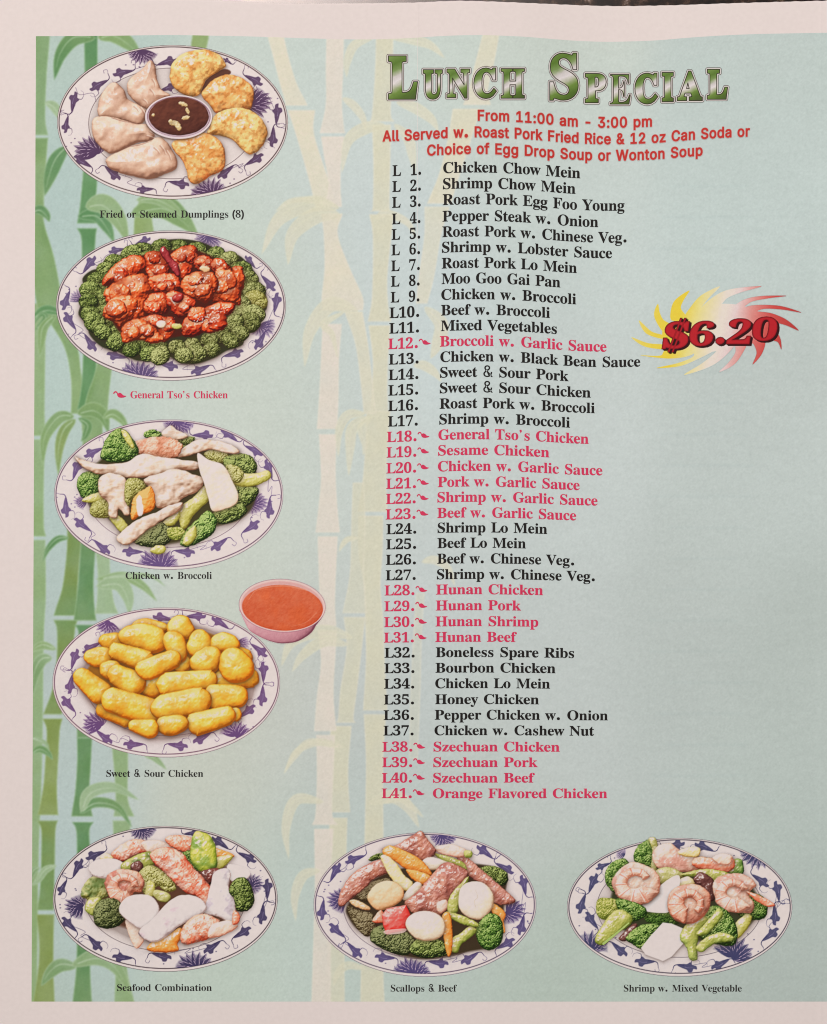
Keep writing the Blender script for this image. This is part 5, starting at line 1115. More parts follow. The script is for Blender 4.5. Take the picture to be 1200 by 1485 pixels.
def dish_scallops(ground):
    d = Dish(445, 1190, 'dish_picture', 'printed picture of beef slices and round scallops on dark broccoli', ground, (588, 418, 552, 357), (588, 425, 405, 263), ink=(86, 72, 118), line=(118, 100, 116))
    d.rimwork([(680, 70, 90, 85, 85), (190, 400, 195, 95, 100), (995, 450, 10, 100, 100), (520, 770, 270, 120)],
              [(245, 190), (140, 260), (80, 440), (155, 550), (235, 640), (395, 680), (650, 705), (815, 680), (985, 615), (1070, 515), (1080, 325), (980, 235), (890, 160)])
    d.food_begin(1.06)
    base = [(200, 430), (270, 340), (380, 270), (560, 220), (760, 210), (980, 250), (980, 400), (975, 540), (950, 620), (880, 638), (800, 652), (740, 667), (600, 687), (480, 672), (400, 642), (340, 602), (325, 560), (255, 540), (208, 480)]
    d.shade_under([smooth_loop(d.P(base))], 0, 2, 3, 0.35)
    d.fill([smooth_loop(d.P(base))], (66, 52, 34), d.new('dark_gaps', None, d.main), soft=3)  # dark base under the food, painting the shade in its gaps
    b = dict(kind='broccoli', amp=1.2, ns=9, flat=0.6, shadow=0.3, cell=2.2)
    s = dict(flat=0.55, amp=0.9, ns=9, spec=0.55, gloss=12, edge=0.28, shadow=0.45)
    bf = dict(flat=0.4, amp=1.2, ns=8, octv=3, spec=0.8, gloss=10, edge=0.28, shadow=0.65, fib=(-45, 0.55), mott=[((226, 170, 160), 6, 0.4, 3), ((140, 60, 54), 14, 0.4, 8)])
    BRN = [(0, (50, 36, 20)), (0.4, (88, 72, 46)), (0.7, (120, 104, 74)), (1, (166, 150, 116))]
    d.bit('broccoli_floret', [(205, 430), (260, 448), (330, 470), (342, 540), (300, 572), (240, 520)], BRN, seed=1, **b)
    d.bit('broccoli_floret', [(248, 370), (300, 318), (390, 288), (412, 310), (350, 350), (310, 402)], BRN, seed=2, **b)
    d.bit('broccoli_floret', [(860, 240), (930, 228), (992, 260), (992, 312), (940, 322), (880, 282)], BROC, seed=3, gain=0.9, **b)
    d.bit('broccoli_floret', [(328, 600), (338, 540), (420, 518), (500, 560), (532, 600), (500, 662), (420, 652)], BROC_D, seed=4, gain=1.05, **b)
    d.bit('broccoli_floret', [(518, 630), (560, 588), (640, 588), (692, 620), (702, 662), (600, 682), (528, 662)], BROC, seed=5, gain=0.9, **b)
    d.bit('broccoli_floret', [(310, 190), (350, 165), (385, 165), (370, 190), (325, 200)], BROC, seed=6, gain=0.8, **b)
    d.bit('beef_slice', [(750, 178), (800, 188), (860, 238), (940, 308), (1028, 390), (980, 412), (930, 402), (900, 332), (830, 292), (788, 252)], BEEF, seed=7, **bf)
    d.bit('squid_piece', [(640, 135), (720, 120), (800, 155), (760, 180), (670, 165)], SHRIMP_P, seed=8, **s)
    d.bit('green_vegetable', [(785, 150), (820, 155), (818, 180), (790, 182)], STEM_G, seed=9, **s)
    d.bit('green_vegetable', [(638, 165), (700, 178), (772, 205), (792, 242), (740, 222), (680, 202)], STEM_G, seed=10, gain=0.9, **s)
    d.bit('beef_slice', [(383, 140), (460, 118), (530, 73), (570, 58), (602, 100), (637, 150), (600, 192), (540, 187), (470, 152)], BEEF, seed=11, **bf)
    d.bit('onion_bit', [(578, 205), (620, 183), (690, 203), (720, 215), (660, 240), (610, 242)], CREAM, seed=12, **s)
    d.bit('carrot_slice', [(383, 150), (420, 128), (500, 158), (570, 200), (617, 265), (560, 257), (500, 242), (440, 202), (398, 182)], CARROT, seed=13, **s)
    d.bit('carrot_slice', [(498, 245), (560, 253), (618, 282), (580, 317), (530, 292)], CARROT, seed=14, bias=0.05, **s)
    d.bit('beef_slice', [(163, 405), (180, 340), (230, 268), (300, 223), (370, 198), (403, 230), (398, 262), (340, 287), (290, 332), (230, 382), (185, 418)], BEEF, seed=15, **bf)
    d.bit('bamboo_shoot', [(373, 190), (400, 178), (450, 220), (482, 270), (525, 310), (500, 347), (450, 322), (418, 280)], PALE_Y, 'pale yellow bamboo shoot', seed=16, **s)
    d.bit('onion_bit', [(478, 382), (540, 308), (572, 330), (520, 392)], CREAM, seed=17, **s)
    d.bit('onion_bit', [(215, 400), (250, 395), (310, 430), (300, 445), (240, 425)], TAN, seed=18, gain=0.85, **s)
    d.bit('scallop', [(308, 370), (350, 318), (410, 303), (467, 330), (478, 380), (430, 422), (360, 442), (318, 410)], TAN, 'tan coloured round scallop', seed=19, flat=0.45, amp=0.7, ns=12, edge=0.15, shadow=0.5)
    d.bit('red_pepper', [(330, 490), (370, 448), (388, 500), (340, 508)], SALMON, seed=20, **s)
    d.bit('carrot_slice', [(918, 410), (972, 440), (987, 470), (965, 500), (922, 450)], CARROT, seed=21, **s)
    d.bit('carrot_slice', [(960, 490), (978, 500), (985, 550), (970, 550)], CARROT, seed=22, **s)
    d.bit('beef_slice', [(498, 400), (560, 348), (620, 278), (680, 218), (740, 228), (793, 260), (782, 302), (720, 372), (702, 422), (660, 472), (600, 462), (540, 457), (513, 430)], BEEF, seed=23, gain=1.06, **bf)
    d.bit('onion_bit', [(650, 410), (690, 395), (702, 430), (670, 460), (650, 445)], SHRIMP_P, seed=24, **s)
    d.bit('green_vegetable', [(703, 420), (720, 368), (772, 308), (803, 283), (792, 332), (762, 402), (747, 452), (708, 457)], STEM_G, seed=25, **s)
    d.bit('scallop', [(760, 400), (770, 338), (820, 308), (882, 318), (922, 370), (917, 432), (870, 484), (808, 478), (768, 442)], CREAM, 'cream white round scallop', seed=26, flat=0.42, amp=0.5, ns=14, edge=0.2, shadow=0.65, bias=0.05, spec=0.5, gloss=10, fib=(80, 0.12))
    d.stroke(d.P([(840, 345), (850, 380), (835, 400), (840, 430)]), 0.7, 0.7, (206, 178, 158), 0.6)
    d.bit('broccoli_floret', [(848, 580), (853, 520), (910, 466), (962, 490), (974, 560), (950, 622), (888, 638)], BROC_G, seed=27, gain=0.85, **b)
    d.bit('broccoli_stalk', [(722, 590), (770, 558), (810, 528), (842, 550), (800, 592), (770, 612), (750, 652), (718, 642)], STEM_G, seed=28, **s)
    d.bit('green_vegetable', [(698, 455), (760, 468), (842, 505), (842, 527), (770, 512), (713, 482)], STEM_G, seed=29, **s)
    d.bit('carrot_slice', [(675, 478), (712, 468), (724, 560), (718, 652), (700, 664), (683, 580)], CARROT, seed=30, **s)
    d.bit('red_pepper', [(378, 470), (400, 440), (492, 423), (512, 470), (492, 542), (400, 562), (383, 520)], PEPPER, 'bright red square pepper piece', seed=31, flat=0.3, amp=0.6, ns=12, spec=0.4, gloss=14, shadow=0.5, smooth=False)
    d.fill([smooth_loop(d.P([(388, 547), (490, 537), (480, 558), (402, 566)]))], (244, 206, 196), alpha=0.8)  # painted highlight along the lower edge of the pepper
    d.fill([smooth_loop(d.P([(380, 464), (420, 458), (420, 466), (384, 474)]))], (246, 190, 178), alpha=0.7)
    d.bit('scallop', [(497, 520), (520, 473), (580, 453), (652, 470), (683, 517), (667, 572), (600, 594), (538, 577)], CREAM, 'cream round scallop', seed=32, flat=0.45, amp=0.6, ns=12, edge=0.2, shadow=0.65, spec=0.5, gloss=10, fib=(60, 0.15))
    return d


def dish_shrimp(ground):
    d = Dish(810, 1190, 'dish_picture', 'printed picture of pink shrimp with bright green vegetables', ground, (603, 431, 558, 343), (603, 430, 410, 250), ink=(70, 68, 104), line=(98, 86, 96))
    d.rimwork([(150, 640, 260, 120, 110), (1000, 150, 110, 120, 95), (860, 680, 300, 130, 90), (330, 170, 200, 50, 80, 0.4)],
              [(225, 225, 36), (170, 315), (120, 410), (170, 500), (300, 635), (435, 700), (635, 725), (810, 710), (1050, 570), (1075, 465), (1090, 355), (1000, 295), (730, 135), (575, 125)])
    d.vine((1090, 430), (1130, 390), (1150, 400))
    d.food_begin(1.07)
    base = [(260, 400), (330, 260), (520, 180), (800, 200), (960, 330), (1000, 440), (900, 560), (700, 600), (470, 600), (310, 530)]
    d.shade_under([smooth_loop(d.P(base))], 0, 2, 4, 0.3)
    d.fill([smooth_loop(d.P(base))], (58, 66, 40), d.new('dark_gaps', None, d.main), soft=4)  # shadows between shrimp and greens, painted as a dark fill
    b = dict(kind='broccoli', amp=1.3, ns=9, flat=0.6, shadow=0.3, cell=2.2)
    s = dict(flat=0.55, amp=1.0, ns=9, spec=0.6, gloss=12, edge=0.28, shadow=0.4)
    sh = dict(flat=0.5, amp=1.1, ns=9, octv=3, spec=0.7, gloss=12, edge=0.26, shadow=0.55, mott=[((226, 132, 112), 14, 0.5, 3)])
    d.bit('broccoli_floret', [(235, 270), (260, 218), (320, 193), (352, 220), (330, 260), (292, 352), (248, 322)], BROC_G, seed=1, gain=0.85, **b)
    d.bit('broccoli_floret', [(378, 190), (400, 128), (460, 98), (492, 130), (492, 232), (460, 252), (418, 222)], BROC_G, seed=2, gain=0.85, **b)
    d.bit('broccoli_stalk', [(450, 95), (480, 90), (492, 130), (490, 235), (462, 245), (468, 150)], BROC_Y, seed=3, **s)
    d.bit('green_vegetable', [(848, 250), (870, 198), (912, 198), (917, 262), (870, 272)], BROC_G, seed=4, **s)
    d.bit('shrimp', [(473, 170), (500, 128), (560, 118), (602, 150), (682, 180), (684, 242), (600, 252), (518, 242), (483, 210)], SHRIMP_P, seed=5, **sh)
    d.bit('corn_bit', [(598, 155), (650, 133), (702, 140), (692, 177), (628, 177)], PALE_Y, seed=6, **s)
    d.bit('shrimp', [(668, 212), (700, 183), (780, 188), (850, 178), (872, 220), (842, 252), (770, 247), (700, 237)], SALMON, seed=7, gain=1.05, **sh)
    d.bit('squid_piece', [(770, 185), (820, 165), (862, 180), (850, 215), (800, 215)], SHRIMP_P, seed=8, **s)
    d.bit('yellow_stalk', [(478, 260), (540, 233), (622, 268), (580, 302), (498, 312)], BROC_Y, seed=9, **s)
    d.bit('green_vegetable', [(618, 270), (720, 243), (832, 258), (832, 292), (740, 312), (698, 282)], STEM_G, seed=10, **s)
    d.bit('corn_bit', [(588, 310), (640, 278), (677, 310), (630, 335)], PALE_Y, seed=11, gain=0.95, **s)
    d.bit('broccoli_floret', [(438, 460), (560, 448), (604, 500), (540, 525), (448, 505)], BROC_G, seed=12, gain=0.6, **b)
    d.bit('black_mushroom', [(676, 290), (710, 260), (762, 290), (778, 330), (772, 392), (733, 387), (718, 342), (688, 320)], BEAN, 'dark brown mushroom piece', seed=13, **s)
    d.bit('tofu_slice', [(418, 432), (470, 368), (530, 308), (592, 278), (597, 330), (562, 392), (552, 447), (478, 452)], WHITE, 'flat white tofu slice', seed=14, flat=0.12, amp=0.5, ns=16, edge=0.1, shadow=0.4, bias=0.06)
    d.bit('shrimp', [(273, 300), (310, 248), (370, 213), (450, 238), (493, 280), (493, 352), (440, 402), (380, 412), (308, 382), (283, 340)], SHRIMP_P, seed=15, **sh)
    d.curl(384, 314, 76, 20, 310, 104, 50, SHRIMP_P, 16, pid=len(d.names) - 1)
    d.bit('broccoli_floret', [(880, 440), (930, 390), (960, 372), (1010, 378), (1037, 430), (1020, 482), (960, 492), (920, 480)], BROC_G, seed=16, gain=0.8, **b)
    d.bit('broccoli_stalk', [(878, 520), (930, 470), (960, 485), (935, 540), (890, 582)], STEM, seed=17, **s)
    d.bit('shrimp', [(778, 360), (783, 300), (840, 273), (920, 273), (977, 320), (942, 362), (967, 410), (952, 452), (880, 447), (818, 412)], SHRIMP_P, seed=18, **sh)
    d.curl(872, 362, 68, 40, 300, 94, 46, SHRIMP_P, 19, pid=len(d.names) - 1)
    d.bit('shrimp_tail', [(940, 355), (1000, 373), (1072, 415), (1040, 427), (978, 392)], SALMON, 'orange red shrimp tail', seed=19, **s)
    d.bit('broccoli_floret', [(193, 450), (208, 390), (290, 398), (330, 440), (300, 472), (228, 492)], STEM_G, seed=20, gain=0.85, **b)
    d.bit('broccoli_floret', [(290, 395), (350, 400), (420, 428), (432, 470), (360, 502), (310, 460)], BROC_G, seed=21, gain=0.85, **b)
    d.bit('brown_bit', [(303, 582), (370, 518), (388, 530), (340, 592)], BEAN, seed=22, gain=1.2, **s)
    d.bit('celery_piece', [(188, 592), (230, 508), (290, 448), (352, 470), (357, 512), (290, 562), (228, 612)], STEM_G, 'bright green celery piece', seed=23, **s)
    d.stroke(d.P([(225, 612), (290, 560), (350, 510)]), 3.5, 2, (196, 216, 130), 0.8)
    d.bit('broccoli_floret', [(343, 580), (400, 528), (470, 516), (504, 530), (460, 602), (430, 637), (370, 612)], BROC_G, seed=24, gain=0.95, **b)
    d.bit('tofu_slice', [(418, 632), (460, 578), (520, 513), (560, 518), (613, 540), (617, 610), (560, 672), (520, 692), (440, 662)], WHITE, 'flat white tofu slice', seed=25, flat=0.12, amp=0.4, ns=16, edge=0.1, shadow=0.5, bias=0.06, smooth=False)
    d.bit('broccoli_floret', [(700, 470), (770, 430), (830, 450), (878, 520), (878, 602), (830, 618), (760, 600), (690, 560)], BROC_G, seed=26, gain=0.95, **b)
    for pts in ([(608, 580), (640, 518), (700, 480), (740, 500), (700, 560), (690, 620), (690, 682), (655, 682), (640, 630)], [(690, 560), (760, 480), (795, 440), (815, 470), (780, 520), (740, 560)], [(690, 630), (740, 580), (810, 560), (868, 580), (850, 600), (780, 610), (720, 650)]):
        d.bit('broccoli_stalk', pts, STEM_G, seed=27 + len(pts), mott=[((206, 218, 130), 12, 0.5, 2)], **s)
    d.bit('shrimp', [(553, 440), (558, 370), (600, 333), (680, 323), (742, 360), (748, 422), (720, 472), (660, 507), (590, 492)], SHRIMP, seed=31, **sh)
    d.curl(650, 415, 66, 100, 310, 94, 44, SHRIMP, 33, pid=len(d.names) - 1)
    return d


def cup_picture(ground):
    cv = Print(336, 832, 480, 938, 0.8)
    cv.start_from(ground)
    q = lambda x, y: (330 + x / 7.5, 830 + y / 7.5)
    cup = cv.new('sauce_cup_picture', 'printed picture of a pink cup of orange red sauce')
    body = [(140, 390), (146, 440), (190, 540), (240, 630), (330, 690), (440, 740), (550, 770), (650, 772), (760, 752), (850, 705), (920, 650), (970, 570), (1024, 500), (1046, 430), (1040, 370), (900, 300), (300, 300)]
    cv.food([q(*p) for p in body], [(0, (122, 70, 82)), (0.4, (184, 124, 132)), (0.7, (206, 148, 154)), (1, (228, 182, 182))], cup, flat=0.4, amp=0.2, shadow=0, edge=0.3, light=(-0.6, -0.2, 0.7), seed=2)
    x, y = q(597, 362)
    cv.fill([oval(x, y, 474 / 7.5, 292 / 7.5, 3, 80)], (170, 116, 128), cup, alpha=0.6)
    cv.fill([oval(x, y, 466 / 7.5, 284 / 7.5, 3, 80)], (244, 200, 190), cup)
    cv.fill([oval(x, y + 0.5, 448 / 7.5, 268 / 7.5, 3, 80)], (226, 172, 164), cup, soft=2)
    s = cv.new('sauce', None, cup)
    cv.food(oval(x + 0.4, y + 3.2, 440 / 7.5, 248 / 7.5, 3, 40), [(0, (150, 50, 26)), (0.4, (186, 72, 40)), (0.7, (196, 82, 50)), (1, (220, 124, 90))], s, flat=0.03, amp=0.3, ns=5, octv=3, shadow=0, edge=0.25, seed=4,
            mott=[((222, 100, 52), 26, 0.4, 3)])
    cv.stroke([q(230, 300), q(330, 190), (x, y - 0.80 * 268 / 7.5), q(860, 190)], 0.6, 2.2, (240, 170, 140), 0.45)
    cv.stroke([q(700, 590), q(860, 540), q(970, 440)], 0.6, 1.8, (236, 150, 116), 0.4)
    return cv
# ---------------------------------------------------------------- materials and objects
TINT = np.array([0.904, 0.769, 0.709])      # a perfect white under the room lamp, upper left


def to_linear(c):
    c = np.asarray(c, float)
    return np.where(c <= 0.04045, c / 12.92, ((c + 0.055) / 1.055) ** 2.4)


def ink(c):
    return np.clip(to_linear(c) / TINT * INK_GAIN, 0.004, 0.93)


INK_GAIN = 1.0


def material(name, colour=None, rough=0.6, spec=0.12, bump=0.25, mottle=0.05, scale=900.0):
    m = bpy.data.materials.new(name)
    m.use_nodes = True
    nt = m.node_tree
    p = nt.nodes['Principled BSDF']
    p.inputs['Roughness'].default_value = rough
    p.inputs['Specular IOR Level'].default_value = spec
    tc = nt.nodes.new('ShaderNodeNewGeometry')
    n = nt.nodes.new('ShaderNodeTexNoise')
    n.inputs['Scale'].default_value = scale
    n.inputs['Detail'].default_value = 5
    nt.links.new(tc.outputs['Position'], n.inputs['Vector'])
    r = nt.nodes.new('ShaderNodeMapRange')
    r.inputs['From Min'].default_value = 0.25
    r.inputs['From Max'].default_value = 0.75
    r.inputs['To Min'].default_value = 1 - mottle
    r.inputs['To Max'].default_value = 1 + mottle
    nt.links.new(n.outputs['Fac'], r.inputs['Value'])
    mx = nt.nodes.new('ShaderNodeVectorMath')
    mx.operation = 'SCALE'
    if colour is None:
        a = nt.nodes.new('ShaderNodeAttribute')
        a.attribute_name = 'ink'
        nt.links.new(a.outputs['Color'], mx.inputs[0])
    else:
        mx.inputs[0].default_value = tuple(float(v) for v in colour)
    nt.links.new(r.outputs['Result'], mx.inputs['Scale'])
    nt.links.new(mx.outputs[0], p.inputs['Base Color'])
    if bump:
        b = nt.nodes.new('ShaderNodeBump')
        b.inputs['Strength'].default_value = bump
        b.inputs['Distance'].default_value = 0.00006
        nt.links.new(n.outputs['Fac'], b.inputs['Height'])
        nt.links.new(b.outputs['Normal'], p.inputs['Normal'])
    return m


PRINT = material('printed_ink', None, mottle=0.035)
PAPER = material('white_paper', (0.895, 0.885, 0.88), mottle=0.025)
BLACK = material('black_ink', ink(C8(34, 31, 29)), mottle=0.25, bump=0.1)
CAPTION = material('caption_ink', ink(C8(46, 42, 40)), mottle=0.25, bump=0.1)
CRIMSON = material('crimson_ink', ink(C8(214, 56, 90)), mottle=0.12, bump=0.1)
SCARLET = material('scarlet_ink', ink(C8(200, 50, 44)), mottle=0.12, bump=0.1)


def place(o, parent, world_loc):
    o.location = Vector(world_loc)
    if parent is not None:
        o.parent = parent
        o.location = Vector(world_loc) - WORLD[parent.name]
    WORLD[o.name] = Vector(world_loc)


WORLD = {}


def empty(name, loc, parent=None, label=None):
    o = bpy.data.objects.new(name, None)
    sc.collection.objects.link(o)
    o.empty_display_size = 0.01
    place(o, parent, loc)
    if label:
        o['label'] = label
    return o


def mesh_object(name, verts, loops, starts, mat, parent=None, label=None, colours=None, smooth=True):
    c = verts.mean(0)
    me = bpy.data.meshes.new(name)
    me.vertices.add(len(verts))
    me.vertices.foreach_set('co', (verts - c).astype(np.float32).ravel())
    me.loops.add(len(loops))
    me.loops.foreach_set('vertex_index', loops.astype(np.int32))
    me.polygons.add(len(starts))
    me.polygons.foreach_set('loop_start', starts.astype(np.int32))
    me.polygons.foreach_set('use_smooth', np.full(len(starts), smooth, dtype=bool))
    me.update(calc_edges=True)
    if colours is not None:
        a = me.attributes.new('ink', 'FLOAT_COLOR', 'POINT')
        a.data.foreach_set('color', np.concatenate([colours, np.ones((len(colours), 1))], 1).astype(np.float32).ravel())
    me.materials.append(mat)
    o = bpy.data.objects.new(name, me)
    sc.collection.objects.link(o)
    place(o, parent, tuple(c))
    if label:
        o['label'] = label
    return o


def print_objects(cv, lift, parent):
    """one mesh for every owner of the patch, cut along the fine grid"""
    ny, nx = cv.own.shape
    vid = np.arange(ny * nx).reshape(ny, nx)
    PX, PY = cv.X, cv.Y
    if getattr(cv, 'bounded', False):      # the printed area ends in clean edges
        PX = np.maximum(PX, 52.5 - 6.5 * (PY - 53) / 1400.0)
        PY = np.clip(PY, sag(PX), 1452.5)
    W = M(PX, PY, lift).reshape(-1, 3)
    lin = ink(cv.rgb).reshape(-1, 3)
    own = cv.own[:-1, :-1].copy()
    # the soft rim of the drawing belongs to whatever it borders
    touched = cv.any[:-1, :-1] | cv.any[1:, :-1] | cv.any[:-1, 1:] | cv.any[1:, 1:]
    for _ in range(3):
        p = np.pad(own, 1)
        for dy, dx in ((0, 1), (2, 1), (1, 0), (1, 2)):
            q = p[dy:dy + own.shape[0], dx:dx + own.shape[1]]
            m = (own == 0) & touched & (q > 0)
            own[m] = q[m]
    made = {}
    for pid in range(1, len(cv.names)):
        name, label, par = cv.names[pid]
        jj, ii = np.nonzero(own == pid)
        if len(jj) == 0:
            if par is None and name != 'heading':
                print('nothing left of', name)
            continue
        q = np.stack([vid[jj + 1, ii], vid[jj + 1, ii + 1], vid[jj, ii + 1], vid[jj, ii]], 1)
        u, inv = np.unique(q.ravel(), return_inverse=True)
        made[pid] = mesh_object(name, W[u], inv.ravel(), np.arange(len(jj)) * 4, PRINT, made.get(par, parent), label, lin[u])
    return made


def lettering(name, outlines, mat, lift, parent, label=None):
    """flat printed letters filled from their outlines and laid on the sheet"""
    cu = bpy.data.curves.new(name, 'CURVE')
    cu.dimensions = '2D'
    cu.fill_mode = 'FRONT'
    for L in outlines:
        sp = cu.splines.new('POLY')
        sp.points.add(len(L) - 1)
        sp.points.foreach_set('co', np.concatenate([L * 0.01, np.zeros((len(L), 1)), np.ones((len(L), 1))], 1).astype(np.float32).ravel())
        sp.use_cyclic_u = True
    t = bpy.data.objects.new('outline', cu)
    sc.collection.objects.link(t)
    me = bpy.data.meshes.new_from_object(t)
    v = np.zeros(len(me.vertices) * 3, dtype=np.float32)
    me.vertices.foreach_get('co', v)
    v = v.reshape(-1, 3).astype(float) * 100
    lo = np.zeros(len(me.loops), dtype=np.int32)
    me.loops.foreach_get('vertex_index', lo)
    bpy.data.objects.remove(t)
    bpy.data.curves.remove(cu)
    bpy.data.meshes.remove(me)
    tri = lo.reshape(-1, 3)
    a, b, c = v[tri[:, 0]], v[tri[:, 1]], v[tri[:, 2]]
    area = (b[:, 0] - a[:, 0]) * (c[:, 1] - a[:, 1]) - (b[:, 1] - a[:, 1]) * (c[:, 0] - a[:, 0])
    tri = np.where((area > 0)[:, None], tri[:, ::-1], tri)      # sheet y grows downwards: turn the faces up
    return mesh_object(name, M(v[:, 0], v[:, 1], lift), tri.ravel(), np.arange(len(tri)) * 3, mat, parent, label, smooth=False)


def follow(L, y0, xref=590.0):
    """let a straight line of type dip and rise with the sheet"""
    L = [subdivide(l) for l in L]
    return [np.stack([l[:, 0], l[:, 1] + (sag(l[:, 0]) - sag(xref)) * fade(y0)], 1) for l in L]


def subdivide(L, step=6.0):
    out = []
    for a, b in zip(L, np.roll(L, -1, 0)):
        k = max(1, int(np.linalg.norm(b - a) / step))
        for j in range(k):
            out.append(a + (b - a) * j / k)
    return np.array(out)


# ---------------------------------------------------------------- the table under the menu
def tabletop():
    m = bpy.data.materials.new('dark_stone')
    m.use_nodes = True
    nt = m.node_tree
    p = nt.nodes['Principled BSDF']
    p.inputs['Roughness'].default_value = 0.22
    g = nt.nodes.new('ShaderNodeNewGeometry')
    n = nt.nodes.new('ShaderNodeTexNoise')
    n.inputs['Scale'].default_value = 210
    n.inputs['Detail'].default_value = 8
    n.inputs['Roughness'].default_value = 0.7
    nt.links.new(g.outputs['Position'], n.inputs['Vector'])
    r = nt.nodes.new('ShaderNodeValToRGB')
    e = r.color_ramp.elements
    e[0].position, e[0].color = 0.42, (0.006, 0.004, 0.004, 1)
    e[1].position, e[1].color = 0.72, (0.55, 0.48, 0.44, 1)
    k = e.new(0.54)
    k.color = (0.03, 0.018, 0.013, 1)
    k = e.new(0.62)
    k.color = (0.11, 0.07, 0.05, 1)
    nt.links.new(n.outputs['Fac'], r.inputs['Fac'])
    nt.links.new(r.outputs['Color'], p.inputs['Base Color'])
    h, t = 0.45, 0.02
    v = np.array([(x, y, z) for z in (-t, 0.0) for x, y in ((-h, -h), (h, -h), (h, h), (-h, h))])
    f = np.array([4, 5, 6, 7, 0, 3, 2, 1, 0, 1, 5, 4, 1, 2, 6, 5, 2, 3, 7, 6, 3, 0, 4, 7])
    o = mesh_object('tabletop', v, f, np.arange(6) * 4, m, smooth=False)
    o['kind'] = 'structure'
    o['label'] = 'dark speckled stone tabletop showing along the upper edge of the menu'
    o['category'] = 'tabletop'


tabletop()

# ---------------------------------------------------------------- the menu and its paper
menu = empty('menu', M(CX, CY, -1.0))
menu['label'] = 'creased lunch special menu page printed mint with bamboo and dishes, on dark stone'
menu['category'] = 'menu'

TOPX = [-60, 150, 300, 370, 430, 500, 560, 610, 660, 700, 760, 850, 900, 980, 1050, 1120, 1191, 1300]
TOPY = [-6, -3, -0.5, 3, 5, 4.8, 4.2, 3.4, 0.8, 1.6, 4, 8, 9, 7.5, 5, 3, 1, -3]


def paper_sheet():
    xs = np.concatenate([np.arange(-40, 590, 3.0), np.arange(590, 622, 1.0), np.arange(622, 1176, 3.0), np.arange(1176, 1206, 1.0), np.arange(1206, 1262, 3.0)])
    t = np.linspace(0, 1, 500)
    X = np.repeat(xs[None], len(t), 0)
    top = np.interp(xs, TOPX, TOPY)
    top = np.convolve(np.pad(top, 6, mode='edge'), np.ones(13) / 13, mode='valid') + 0.35 * np.sin(xs / 3.1) * np.sin(xs / 11.0)
    Y = top[None] + (1512 - top)[None] * t[:, None]
    V = M(X, Y).reshape(-1, 3)
    B = M(X, Y, -0.6).reshape(-1, 3)
    ny, nx = X.shape
    vid = np.arange(ny * nx).reshape(ny, nx)
    a = np.stack([vid[1:, :-1], vid[1:, 1:], vid[:-1, 1:], vid[:-1, :-1]], -1).reshape(-1, 4)
    n = ny * nx
    q = [a, a[:, ::-1] + n]
    for e in (vid[0], vid[-1][::-1], vid[:, -1], vid[:, 0][::-1]):
        q.append(np.stack([e[:-1], e[1:], e[1:] + n, e[:-1] + n], 1))
    q = np.concatenate(q)
    o = mesh_object('paper_sheet', np.vstack([V, B]), q.ravel(), np.arange(len(q)) * 4, PAPER, menu)
    return o


paper_sheet()

# ---------------------------------------------------------------- print on it
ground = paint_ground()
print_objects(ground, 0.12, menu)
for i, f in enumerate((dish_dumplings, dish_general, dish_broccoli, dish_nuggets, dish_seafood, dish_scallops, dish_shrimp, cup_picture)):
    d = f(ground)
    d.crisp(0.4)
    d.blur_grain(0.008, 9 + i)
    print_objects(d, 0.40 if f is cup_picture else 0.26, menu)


# heading
def fit(ch, font, x0, y0, x1, y1, w=0.0, lean=0.0):
    _, L = glyph(ch, font, w)
    A = np.vstack(L)
    lo, hi = A.min(0), A.max(0)
    return [np.stack([x0 + (l[:, 0] - lo[0]) / (hi[0] - lo[0]) * (x1 - x0) + lean * ((l[:, 1] - lo[1]) / (hi[1] - lo[1]) - 0.5) * (y1 - y0), y1 - (l[:, 1] - lo[1]) / (hi[1] - lo[1]) * (y1 - y0)], 1) for l in L]


